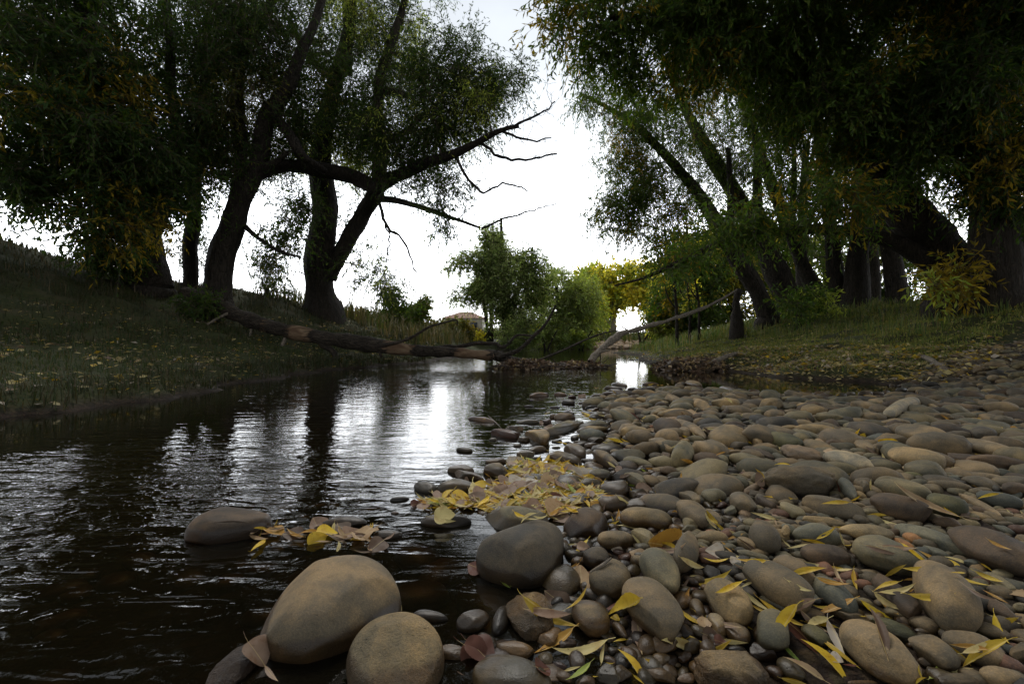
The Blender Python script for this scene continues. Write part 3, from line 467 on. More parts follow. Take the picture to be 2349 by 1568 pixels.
tag(so_, 'small rounded pebbles filling the gaps between larger cobbles of the bar', 'gravel', None, 'stuff')
# ---------------------------------------------------------------- fallen leaves
def leafmesh(kind, seed):
    r = np.random.default_rng(seed); n, m = (22, 5)
    u = np.linspace(0, 1, n); half = []
    if kind == 'w': w = .088*np.sin(np.pi*np.clip(u*1.06-.03, 0, 1)**.8)**.85*(1-.25*u)+.002; w *= 1+.05*np.sin(u*90)
    else:
        w = .43*np.clip(np.sin(np.pi*np.clip(u*.98+.02, 0, 1)**.62), 0, 1)**.75*(1-.12*u)+.004; w *= 1+.07*np.abs(np.sin(u*34))
    cv = r.uniform(-.5, .9); tw = r.uniform(-1.4, 1.4); cv, tw = (cv, tw) if kind == 'w' else (cv*.4, tw*.4); fold = r.uniform(.1, .55); bend = r.uniform(-.08, .08); crum = (0 if kind == 'w' else .05)*r.uniform(.5, 2)
    V = []; v = np.linspace(-1, 1, m); ns = Sines(1.6, 6, seed+4)
    for i in range(n):
        x = u[i]-.5; z0 = cv*(x*x-.1)*.8; yc = bend*math.cos(x*3.1)
        for k in range(m):
            y = v[k]*w[i]; a = tw*x; z = abs(v[k])*w[i]*fold; yy = y*math.cos(a)-z*math.sin(a); zz = y*math.sin(a)+z*math.cos(a)
            V.append((x, yc+yy, z0+zz))
    V = np.array(V); V[:, 2] += ns(V*np.array([1, 1, 0]))*crum
    i = np.arange(n*m).reshape(n, m); q = np.stack([i[:-1, :-1], i[1:, :-1], i[1:, 1:], i[:-1, 1:]], -1).reshape(-1, 4)
    # stalk
    L = .12 if kind == 'w' else .38; st = np.array([[-.5-L*t, V[2, 1]*1+.03*t*t+dy, V[2, 2]+dz+.05*t*t] for t in (0, .5, 1) for dy, dz in ((-.006, 0), (.006, 0))]); b = len(V)
    V = np.concatenate([V, st]); q = np.concatenate([q, [[b, b+1, b+3, b+2], [b+2, b+3, b+5, b+4]]])
    me = mesh('leaf', V, [q]); me.materials.append(M['leaf']); return me
LM = {'w': [leafmesh('w', 10+i) for i in range(8)], 'c': [leafmesh('c', 50+i) for i in range(5)]}
LCOL = dict(y=(.56, .38, .035), Y=(.68, .45, .025), p=(.56, .46, .19), o=(.45, .24, .04), t=(.38, .26, .14), b=(.12, .075, .045), r=(.13, .05, .03), k=(.28, .19, .13), g=(.30, .36, .06), n=(.42, .36, .28), v=(.16, .22, .03))
LNAME = dict(y='yellow', Y='bright yellow', p='pale yellow', o='amber', t='tan', b='dark brown', r='red-brown', k='pinkish', g='green-tinged', n='pale grey', v='olive green')
LEAVES = {
'A': '720 870 640 28 y w|790 1190 480 -33 o w|1040 1225 570 -8 p w|1540 1400 440 52 Y w|1270 1290 220 100 p w|1430 1150 140 -10 y w|1285 730 140 -25 y w|1450 805 150 -45 p w|1380 940 90 0 y c|970 1440 170 -15 p w|1030 1500 320 -35 g w|1340 1375 90 0 y w|300 600 130 35 v w|1620 160 210 52 p w|1820 185 290 10 o c|1865 95 90 80 y w|990 400 190 -40 o w|970 200 110 -5 p w|1075 230 140 10 k c|1060 560 300 85 t c|1400 230 110 0 n c|1600 300 160 20 t c|800 740 280 35 b c|1770 1385 220 20 y w|1190 1510 60 0 y w|960 760 90 90 y w|20 380 90 -35 p w|1330 830 170 -40 r w|1610 1540 150 40 y w|60 1290 330 40 r c|870 610 170 20 t c|650 1430 140 10 r c',
'B': '600 530 440 -18 y w|960 600 150 -25 p w|400 1105 600 27 Y w|290 1180 480 18 p w|1075 840 220 30 y w|1310 890 560 30 Y w|1520 1080 560 44 r w|1710 1340 640 43 Y w|1420 1290 300 45 v w|1510 1430 480 30 t w|1650 400 230 8 p w|1830 425 180 5 y w|1900 460 210 -3 p w|1870 520 200 60 t w|1700 815 190 5 y w|1620 170 540 5 t w|1460 225 210 -12 p w|1880 130 150 70 p w|1840 25 150 -5 y w|1350 190 130 45 p w|640 270 190 0 n c|840 360 120 50 n c|760 220 150 35 o w|780 260 130 40 o w|530 225 90 20 p w|410 520 90 -10 p w|375 720 180 97 o w|350 600 150 -60 b w|830 85 110 35 p w|690 30 190 45 y w|980 1030 110 40 y w|1850 1150 460 65 n w|1850 1340 150 20 n c|1430 1530 300 15 y w|620 1110 200 20 b c|540 980 120 80 t c|700 1170 140 10 r c',
'C': '1090 350 380 28 o w|1450 570 420 16 y w|1320 490 160 0 y w|1640 410 190 35 y w|520 830 400 28 Y w|640 850 260 40 o w|660 745 380 30 p w|1060 1010 250 25 y w|1770 1080 350 62 Y w|1600 790 170 65 y w|1690 720 330 28 o w|845 555 130 -5 o w|855 650 70 -30 o w|1090 1450 240 -65 g w|930 1440 150 75 y w|935 1520 130 -30 y w|1350 1450 200 -10 p w|305 560 220 80 y w|230 210 110 0 y w|1900 690 220 0 t c|550 1010 130 10 k w|380 910 80 5 y w|250 1410 150 5 r w',
'D': '740 235 270 18 Y w|460 265 170 25 p w|970 400 150 95 o w|1040 400 140 -40 p w|865 375 150 -55 k w|1310 520 130 80 t c|1485 740 140 85 o w|1750 780 180 110 p w|1640 650 80 -20 p w|1965 610 110 -30 p w|1960 240 80 30 o c|970 640 140 30 g w|750 555 160 5 y w|1165 570 120 25 p w|1160 605 100 0 p w|815 830 140 15 v w|700 780 150 55 y w|710 890 130 105 p w|795 960 160 70 y w|1120 870 140 50 p w|980 865 120 20 y w|1110 1090 190 60 r w|1150 1170 150 5 y w|1360 1230 130 65 p w|1410 1200 90 0 o w|1385 1305 90 20 y w|1910 1290 430 45 y w|1870 1330 300 55 p w|1900 1170 120 -25 p w|590 1270 200 100 o w|520 1360 190 75 y w|400 1160 210 -65 k w|350 910 220 0 k c|560 870 220 15 y w|300 855 160 0 y w|110 940 150 100 y w|280 1110 150 40 o c|530 550 150 35 p w|255 570 80 80 y w|185 660 130 60 p c|370 320 130 35 r c|2040 1080 130 40 y w|1190 510 80 60 t w|1215 1510 110 70 Y w|1270 1520 90 110 p w|1420 1370 140 0 b c|970 920 240 0 k c|640 640 170 10 k c|670 700 120 60 k c|2000 800 150 -20 o w|830 180 80 80 t c|1060 80 80 40 t c',
'E': '260 245 240 12 Y w|700 325 190 -50 p w|570 310 120 60 p w|710 445 110 40 y w|100 335 240 8 o w|1130 220 260 35 Y w|1320 280 210 5 t c|1440 370 130 0 t c|1535 110 190 70 Y w|1880 190 280 -30 Y w|740 1035 430 5 Y w|1520 690 380 8 Y w|1850 650 230 -10 b c|1620 890 330 75 r w|2020 850 190 88 p w|1820 1010 160 -30 Y w|720 1150 140 60 k w|120 1510 160 30 p w|790 510 150 -10 y w|800 565 240 0 y w|510 410 60 20 y w|470 630 80 -70 o w|160 610 150 50 k w|370 700 180 -5 p w|500 760 140 -40 k c|700 1240 180 10 k c|1230 550 200 -8 o w|1350 170 70 30 y w|600 1180 150 30 t w|720 1390 130 70 t w|25 670 60 -20 y w|100 125 130 -5 y w',
'Q': '190 250 290 20 Y c|1070 220 130 60 p w|1240 235 60 -60 p w|1530 870 340 5 o w|1900 100 250 0 o c|1850 270 250 -30 y w|620 640 520 10 t c|670 1080 1050 28 t w|1100 385 180 -10 y w|1350 395 220 15 y w|150 460 120 55 p w|1150 510 130 20 t c|1040 620 180 -25 p w|930 670 160 10 y w|1780 640 170 0 o w|630 1335 100 20 t c|1880 1250 150 60 p w|2070 1250 100 45 p w|1300 1290 200 0 b c|830 880 130 10 y w|100 920 200 0 p w',
'G': '300 790 230 15 Y w|170 700 180 20 Y w|440 720 170 10 p w|610 750 90 50 p w|590 855 90 20 t c|900 760 210 15 r c|760 800 170 0 t c|1080 745 90 -30 y w|1045 800 70 40 p w|1440 890 230 -15 Y w|1560 850 150 0 y w|1190 940 90 30 t c|1900 435 190 3 p w|1840 750 140 -60 t c|370 390 90 20 y w|720 385 90 10 y w|640 355 80 10 o w|1155 355 60 0 y w|1195 360 60 90 k w|100 420 130 15 k c|1265 660 80 -50 y w|2290 690 70 -40 p w|2060 840 70 40 o w|2160 1060 90 -25 p w|1880 1010 90 45 p w|230 640 80 20 y w|2330 790 60 -30 y w|1300 240 40 20 y w',
'H': '165 820 180 8 Y w|560 505 90 0 y w|600 420 130 0 p w|250 720 130 -45 p w|630 740 120 0 p w|1380 415 120 10 y w|1840 675 160 -8 Y w|2000 650 180 8 o w|2190 740 130 25 p w|2210 390 150 -10 o w|2060 520 120 60 y w|2310 580 90 0 o w|60 675 110 10 o w|900 595 60 0 p w|1210 430 90 5 y w|760 400 110 5 p w|1900 430 110 0 y w|570 840 190 -40 b c|490 860 150 20 b c|290 460 70 10 k w|10 770 40 40 y w',
'I': '1130 905 440 1 p w|1350 1150 170 30 p w|1590 1190 200 10 Y c|90 960 180 3 p w|590 760 140 10 t w|320 770 140 0 p w|1540 790 100 25 p w|1640 620 150 10 y w|1640 375 60 80 p w|1040 310 120 30 y w|2300 970 60 -20 p w|2240 1330 130 0 y w|1000 1230 230 30 b c|830 1140 140 50 k c|690 790 70 60 o w|1180 180 70 -20 y w|1290 100 60 -20 y w|1980 310 50 50 p w',
'J': '480 615 40 0 y w|1290 670 80 -20 k c|1690 270 90 10 p w|1840 300 80 20 o w|1570 250 80 10 t w|1370 740 130 5 k c|550 1400 150 40 o w|690 1415 130 5 p w|660 1465 140 -15 y w|1900 540 160 10 y w|2010 640 150 15 Y w|1360 1055 50 5 y w|250 1450 80 40 k c|410 1540 180 10 Y c|1710 1250 160 38 y w|960 1260 170 65 o w|920 1440 150 20 k c|600 1520 180 -10 k c|1250 1310 120 10 k c|1850 1330 100 80 p w|1920 1390 120 50 p c',
'K': '750 1070 80 65 p w|850 1265 190 -5 p c|870 1300 170 5 p w|680 1180 90 -60 k c|600 1160 110 -25 r c|700 1205 80 0 y w|980 1120 200 0 Y c|1430 1195 170 10 k c|1890 1290 150 -20 k c|1640 1010 120 0 k c|1840 920 110 -70 k c|1860 1130 170 0 r c|215 1480 150 30 o w|175 1370 80 110 y w|660 1110 140 25 p w|720 1130 110 30 p w',
'L': '408 210 90 -75 y w|490 185 110 -55 y w|500 230 120 20 o c|620 240 140 0 b c|850 230 150 5 Y c|905 210 120 88 p w|780 165 90 60 k c|1020 225 120 -15 k c|1165 270 130 20 o w|1180 320 140 -40 b c|820 285 130 0 t w|400 260 130 10 t w|390 310 130 -40 y w|1100 355 140 5 b w|1145 330 60 80 t w|370 1040 200 55 k c|565 1015 120 -60 n c|480 1180 140 50 k w|1340 710 90 70 p w|1870 1040 230 30 r c|1880 425 70 -35 p w|1860 460 110 20 r c|2050 570 80 25 g w|920 320 80 100 p w|940 190 110 20 b c|1150 180 60 -70 y w|1750 1180 60 30 b w'}
def raydir(px, py): return np.array([(px-CX)/F, 1., -(py-CY)/F])
MI = np.array([np.linalg.inv(s['M']) for s in SL])
def cast(px, py):
    d = raydir(px, py); o = np.array([0, 0, H]); best = 1e9; nr = np.array([0, 0, 1.])
    od = np.einsum('nij,nj->ni', MI, o-C0); dd = MI@d; A = (dd*dd).sum(1); B = (od*dd).sum(1); Cc = (od*od).sum(1)-1; D = B*B-A*Cc
    k = np.nonzero(D > 0)[0]
    if len(k):
        t = (-B[k]-np.sqrt(D[k]))/A[k]; j = k[np.argmin(t)]; best = t.min(); u = od[j]+dd[j]*best; nr = nrm(MI[j].T@u)
    ey = -d[2]; Yg = ray_ground(d[0], ey, .006)
    if Yg < best: best = Yg; nr = np.array([0, 0, 1.])
    return o+d*best, nr, best
LF = []
def leaf_on(px, py, L, ang, col, kind, flat=None, lift=0.):
    P, n, Y = cast(px, py); v = nrm(-raydir(px, py)); k = .0 if flat else .15+.45*rng.random()
    n2 = nrm(n*(1-k)+v*k+rng.normal(size=3)*.1); th = math.radians(ang); O = np.array([0, 0, H]); e = []
    if abs(n2@v) < .30: n2 = nrm(n2+v*.35)
    for s in (-.5, .5):
        d = raydir(px+s*L*math.cos(th), py+s*L*math.sin(th)); t = ((P-O)@n2)/(d@n2) if abs(d@n2) > 1e-4 else Y
        e.append(O+d*float(np.clip(t, Y*.86, Y*1.16)))
    a = e[1]-e[0]; Lw = np.linalg.norm(a); a = a/Lw; b = nrm(np.cross(n2, a)); nn = np.cross(a, b)
    if flat or Lw > .17: Lw = min(Lw, .17)
    sp = 1 if rng.random() < .5 else -1; wdt = float(rng.uniform(.85, 1.25)); c = P+nn*(.004+.02*Lw+lift)
    LF.append(dict(px=px, py=py, L=L, col=col, kind=kind, m=np.array([[*(np.array([a[r]*sp*Lw, b[r]*sp*Lw*wdt, nn[r]*Lw])), c[r]] for r in range(3)]+[[0, 0, 0, 1.]]), size=L*(.5 if kind == 'w' else 1.2)))
for k, txt in LEAVES.items():
    for row in txt.split('|'):
        f = row.split(); v = TI[k]([float(x) for x in f[:4]]+[0]); leaf_on(v[0], v[1], v[2], float(f[3]), f[4], f[5])
POOL = [TI['K']([x, y, 0, 0, 0])[:2] for x, y in ((1450,790),(1850,760),(2080,860),(2240,960),(2230,1120),(1870,1290),(1500,1300),(1100,1200),(860,1200),(640,1150),(760,1090),(1100,1090),(1250,1010),(1420,950))]
def inpoly(x, y, P):
    r = False; j = len(P)-1
    for i in range(len(P)):
        if (P[i][1] > y) != (P[j][1] > y) and x < (P[j][0]-P[i][0])*(y-P[i][1])/(P[j][1]-P[i][1])+P[i][0]: r = not r
        j = i
    return r
n = 0
while n < 760:
    x, y = rng.uniform(940, 1410), rng.uniform(1040, 1290)
    if not inpoly(x, y, POOL): continue
    dn = (y-1040)/250
    if rng.random() < dn*.35: continue
    kd = 'c' if rng.random() < .04 else 'w'; leaf_on(x, y, rng.uniform(26, 48)*(.8+.5*dn), rng.choice([-1, 1])*abs(rng.normal(0, 26)), (rng.choice(list('kktn')) if kd == 'c' else rng.choice(list('YYyyypppppog'))), kd, flat=rng.random() < .88, lift=rng.random()*.004*(n/260)); n += 1
for _ in range(26):
    t = rng.random(); x, y = TI['L']([360+t*900+rng.normal()*20, 215+60*t+rng.normal()*22, 0, 0, 0])[:2]; leaf_on(x, y, rng.uniform(30, 55), rng.normal()*25, rng.choice(list('oybbktt')), rng.choice(['w', 'w', 'w', 'w', 'c']), flat=rng.random() < .5, lift=rng.random()*.01)
for _ in range(120):   # scattered over the bar
    y = 880+640*rng.random()**1.3; x = rng.uniform(1240+max(0, 0), 2349)
    P, nn_, Y = cast(x, y)
    if P[2] < .0 or Y > 6: continue
    leaf_on(x, y, .075/Y*F*rng.uniform(.6, 1.1), rng.normal()*28, rng.choice(list('YYyyyppokB'.replace('B', 'b'))), 'w')
LF.sort(key=lambda s: -s['size']); items = []; SV, SF, SCc = [], [], []
for i, l in enumerate(LF):
    me = random.choice(LM[l['kind']]); col = jitcol(LCOL[l['col']], .14)
    if i < 300:
        o = link('fallen_leaf', me); o.matrix_world = Matrix(l['m'].tolist()); o.color = (*col, 1); tag(o, None, 'leaf', 'autumn leaves fallen on the cobbles and the pool')
        items.append((o, l['px'], l['py'], LNAME[l['col']]+(' willow' if l['kind'] == 'w' else ' broad')))
    else:
        v = np.empty(len(me.vertices)*3); me.vertices.foreach_get('co', v); v = v.reshape(-1, 3); b = sum(len(x) for x in SV); SV.append(v@l['m'][:3, :3].T+l['m'][:3, 3])
        SF.append(np.array([p.vertices[:] for p in me.polygons])+b); SCc.append(np.tile(col, (len(v), 1)))
name_all(items, 'leaf', 'leaf')
def quad_leaves(P, A, W, L, wd, curl=.15):
    """rhombic leaves: P base, A direction, W width direction -> verts (n*4), faces"""
    n = len(P); L = np.broadcast_to(L, n)[:, None]; wd = np.broadcast_to(wd, n)[:, None]; Nn = nrm(np.cross(A, W))
    m = P+A*L*.45-Nn*L*curl*.5; V = np.stack([P, m-W*wd/2, P+A*L, m+W*wd/2], 1).reshape(-1, 3); return V, np.arange(n*4).reshape(n, 4)
# litter on both banks (a mass nobody could count)
def litter(n, fx, fy, cond, Lr=(.04, .09)):
    x, y = fx(n), fy(n); z = ground(x, y); k = cond(x, y, z); x, y, z = x[k], y[k], z[k]; n = len(x)
    a = rng.uniform(0, 6.28, n); A = nrm(np.stack([np.cos(a), np.sin(a), rng.normal(0, .25, n)], -1)); W = nrm(np.cross(A, nrm(rng.normal(size=(n, 3))*.5+[0, 0, 1])))
    L = rng.uniform(*Lr, n); broad = rng.random(n) < .3; V, Q = quad_leaves(np.stack([x, y, z+.012+.02*rng.random(n)], -1), A, W, L, np.where(broad, L*.75, L*.25))
    pal = np.array([LCOL[c] for c in 'yYppptknppn'])[rng.integers(11, size=n)]*rng.uniform(.45, 1.0, (n, 1)); return V, Q, np.repeat(pal, 4, 0)
Ln = [litter(22000, lambda n: rng.uniform(3.2, 14, n), lambda n: 4.8+14*rng.random(n)**1.6, lambda x, y, z: (z > .02) & (x > 3.3) & (rng.random(len(x)) < .25+1.0*np.exp(-z/.22)) & (y > 4.5+.5*(x-4.2))),
      litter(9000, lambda n: rng.uniform(3.4, 9, n), lambda n: 4.9+4.6*rng.random(n), lambda x, y, z: (z > .01) & (z < .42) & (y > 4.7+.5*(x-4.2)), (.05, .10)),
      litter(9000, lambda n: -2.6-6*rng.random(n)**1.4, lambda n: rng.uniform(2.5, 16, n), lambda x, y, z: (z > .03) & (z < 1.1) & (Sines(.8, 8, 3, 2)(np.stack([x, y], -1)) > -.25)),
      litter(1600, lambda n: rng.uniform(4, 9, n), lambda n: rng.uniform(3.8, 7, n), lambda x, y, z: z > .1)]
b = sum(len(v) for v in SV)
for V, Q, c in Ln: SV.append(V); SF.append(Q+b); SCc.append(c); b += len(V)
lo = link('leaf_litter', mesh('leaf_litter', np.concatenate(SV), [np.concatenate(SF)], smooth=False, col=np.concatenate(SCc)), None, [M['litter']])
tag(lo, 'yellow and brown leaf litter strewn over the banks and among the pebbles', 'leaf litter', None, 'stuff')
# ---------------------------------------------------------------- grass
def blades(x, y, h, w, pal, lean=.5):
    n = len(x); z = ground(x, y)-.01; a = rng.uniform(0, 6.28, n); D = np.stack([np.cos(a), np.sin(a), 0*a], -1); Wv = np.stack([-np.sin(a), np.cos(a), 0*a], -1)
    ln = (rng.random(n)*lean)[:, None]; h = h[:, None]; w = w[:, None]; P = np.stack([x, y, z], -1); up = np.array([0, 0, 1.])
    m = P+up*h*.6+D*h*ln*.35; t = P+up*h*(1-.3*ln)+D*h*ln*1.1
    V = np.stack([P-Wv*w/2, P+Wv*w/2, m+Wv*w*.4, m-Wv*w*.4, t], 1).reshape(-1, 3); i = np.arange(n)[:, None]*5
    c = pal[rng.integers(len(pal), size=n)]*rng.uniform(.65, 1.2, (n, 1)); return V, i+np.array([0, 1, 2, 3]), i+np.array([3, 2, 4]), np.repeat(c, 5, 0)
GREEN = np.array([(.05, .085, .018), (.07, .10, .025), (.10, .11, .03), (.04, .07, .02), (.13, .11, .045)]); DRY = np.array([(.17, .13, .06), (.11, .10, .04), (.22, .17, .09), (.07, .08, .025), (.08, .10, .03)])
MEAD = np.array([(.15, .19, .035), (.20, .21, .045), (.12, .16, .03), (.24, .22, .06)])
def grass(name, label, specs):
    Vs, Q, T, Cc, b = [], [], [], [], 0
    for V, q, t, c in specs: Vs.append(V); Q.append(q+b); T.append(t+b); Cc.append(c); b += len(V)
    o = link(name, mesh(name, np.concatenate(Vs), [np.concatenate(Q), np.concatenate(T)], smooth=False, col=np.concatenate(Cc)), None, [M['grass']]); tag(o, label, 'grass', None, 'stuff'); return o
def field(n, fx, fy, cond, h, w, pal, lean=.6, clump=(.9, 3)):
    x, y = fx(n), fy(n); z = ground(x, y); k = cond(x, y, z) & (Sines(clump[0], 10, clump[1], 2)(np.stack([x, y], -1)) > rng.normal(-.5, .5, n)); x, y, z = x[k], y[k], z[k]; dist = np.hypot(x, y)
    hh = rng.uniform(*h, len(x)); return blades(x, y, hh, np.maximum(w, dist*.0011)*rng.uniform(.7, 1.3, len(x)), pal, lean)
grass('bank_grass', 'short green grass on the sloping right bank', [
    field(170000, lambda n: 3.3+11*rng.random(n)**1.1, lambda n: 5.0+16*rng.random(n)**1.35, lambda x, y, z: (z > .09) & (y > 5.2+.5*np.maximum(x-4.2, 0)) & (x < 18) & (rng.random(len(x)) < .35+.9*np.clip((z-.12)/.3, 0, 1)), (.03, .10), .004, MEAD, .9),
    field(26000, lambda n: rng.uniform(5, 18, n), lambda n: rng.uniform(8, 24, n), lambda x, y, z: z > .6, (.12, .38), .008, np.concatenate([MEAD*.8, GREEN*1.4]), .8),
    field(16000, lambda n: rng.uniform(4, 16, n), lambda n: rng.uniform(14, 31, n), lambda x, y, z: z > .12, (.15, .5), .02, GREEN*2., .8),
    field(9000, lambda n: rng.uniform(-2, 16, n), lambda n: rng.uniform(34, 46, n), lambda x, y, z: z > .25, (.3, 1.0), .05, np.concatenate([GREEN*1.5, DRY]), .8)])
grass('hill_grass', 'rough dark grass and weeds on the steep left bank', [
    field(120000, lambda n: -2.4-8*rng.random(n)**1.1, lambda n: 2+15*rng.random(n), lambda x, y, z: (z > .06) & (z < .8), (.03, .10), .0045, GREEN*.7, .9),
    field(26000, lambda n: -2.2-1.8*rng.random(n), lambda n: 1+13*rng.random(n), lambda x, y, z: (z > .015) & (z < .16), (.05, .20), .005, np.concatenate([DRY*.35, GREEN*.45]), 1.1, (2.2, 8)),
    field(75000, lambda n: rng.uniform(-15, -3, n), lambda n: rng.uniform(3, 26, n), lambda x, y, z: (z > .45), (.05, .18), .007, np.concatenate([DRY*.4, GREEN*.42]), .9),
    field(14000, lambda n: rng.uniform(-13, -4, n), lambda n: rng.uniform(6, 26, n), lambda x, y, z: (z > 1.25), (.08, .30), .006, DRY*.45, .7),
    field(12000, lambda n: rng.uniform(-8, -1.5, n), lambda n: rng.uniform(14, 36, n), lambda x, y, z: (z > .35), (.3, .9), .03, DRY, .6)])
# ---------------------------------------------------------------- trees
def smooth_path(P, n):
    """Catmull-Rom through rows of P"""
    P = np.asarray(P, float); Q = np.vstack([2*P[0]-P[1], P, 2*P[-1]-P[-2]]); out = []
    for i in range(1, len(Q)-2):
        for t in np.linspace(0, 1, n, endpoint=False):
            a, b, c, d = Q[i-1:i+3]; out.append(.5*(2*b+(c-a)*t+(2*a-5*b+4*c-d)*t*t+(3*b-a-3*c+d)*t**3))
    out.append(P[-1]); return np.array(out)
def tube(P, R, k=10, knob=.08, seed=0, cap=True):
    P = np.asarray(P, float); n = len(P); T = nrm(np.gradient(P, axis=0)); up = np.array([.31, .93, .2]); U = nrm(np.cross(T, up)); Vv = np.cross(T, U)
    a = np.linspace(0, 2*math.pi, k, endpoint=False); D = np.cos(a)[None, :, None]*U[:, None]+np.sin(a)[None, :, None]*Vv[:, None]
    Pt = P[:, None]+D*np.asarray(R)[:, None, None]; sc = Sines(.55/max(np.mean(R), .01)*.25, 10, seed)(Pt.reshape(-1, 3)).reshape(n, k, 1); sc2 = Sines(.55/max(np.mean(R), .01), 10, seed+1)(Pt.reshape(-1, 3)).reshape(n, k, 1)
    V = (P[:, None]+D*np.asarray(R)[:, None, None]*(1+knob*sc+knob*.5*sc2)).reshape(-1, 3); i = np.arange(n*k).reshape(n, k); j = np.roll(i, -1, 1)
    Q = np.stack([i[:-1], j[:-1], j[1:], i[1:]], -1).reshape(-1, 4)
    if cap: V = np.vstack([V, P[-1]+T[-1]*R[-1]*.4]); c = len(V)-1; t3 = np.stack([i[-1], j[-1], np.full(k, c)], -1)
    else: t3 = np.zeros((0, 3), int)
    return V, Q, t3
def batch_tubes(P0, P1, P2, r0, r1, k=4, n=5):
    """many bent twigs at once"""
    t = np.linspace(0, 1, n)[None, :, None]; P = P0[:, None]*(1-t)**2+2*P1[:, None]*t*(1-t)+P2[:, None]*t*t; T = nrm(np.gradient(P, axis=1))
    U = nrm(np.cross(T, np.array([.31, .93, .2]))); Vv = np.cross(T, U); a = np.linspace(0, 2*math.pi, k, endpoint=False)
    R = (r0[:, None]*(1-t[..., 0])+r1[:, None]*t[..., 0])[..., None, None]
    V = P[:, :, None]+(np.cos(a)[:, None]*U[:, :, None]+np.sin(a)[:, None]*Vv[:, :, None])*R; m = len(P0); i = np.arange(m*n*k).reshape(m, n, k); j = np.roll(i, -1, 2)
    return V.reshape(-1, 3), np.stack([i[:, :-1], j[:, :-1], j[:, 1:], i[:, 1:]], -1).reshape(-1, 4)
class MB:
    def __init__(s): s.V, s.Q, s.T, s.C, s.b = [], [], [], [], 0
    def add(s, V, Q=None, T=None, c=None):
        s.V.append(V); 
        if Q is not None and len(Q): s.Q.append(np.asarray(Q)+s.b)
        if T is not None and len(T): s.T.append(np.asarray(T)+s.b)
        if c is not None: s.C.append(np.broadcast_to(c, V.shape))
        s.b += len(V)
    def obj(s, name, parent, mats, smooth=True, mi=None, att=None):
        return link(name, mesh(name, np.concatenate(s.V), [np.concatenate(x) for x in (s.Q, s.T) if x], smooth, np.concatenate(s.C) if s.C else None, mi, att), parent, mats)
LEAFC = dict(dark=[(.028, .062, .008), (.040, .078, .010), (.058, .085, .012), (.024, .050, .010)], green=[(.05, .10, .012), (.07, .125, .016), (.045, .085, .012), (.10, .135, .02)], olive=[(.085, .095, .02), (.11, .11, .022), (.06, .075, .018), (.15, .13, .02)],
    yellow=[(.66, .58, .07), (.60, .56, .08), (.50, .52, .09), (.70, .58, .06)], gold=[(.24, .17, .012), (.18, .15, .012), (.28, .20, .015)], grey=[(.30, .37, .15), (.24, .33, .11), (.36, .41, .19), (.20, .29, .08)], lime=[(.27, .34, .06), (.33, .37, .07), (.22, .29, .045)])  # grey, lime and yellow are lightened to stand in for distance haze
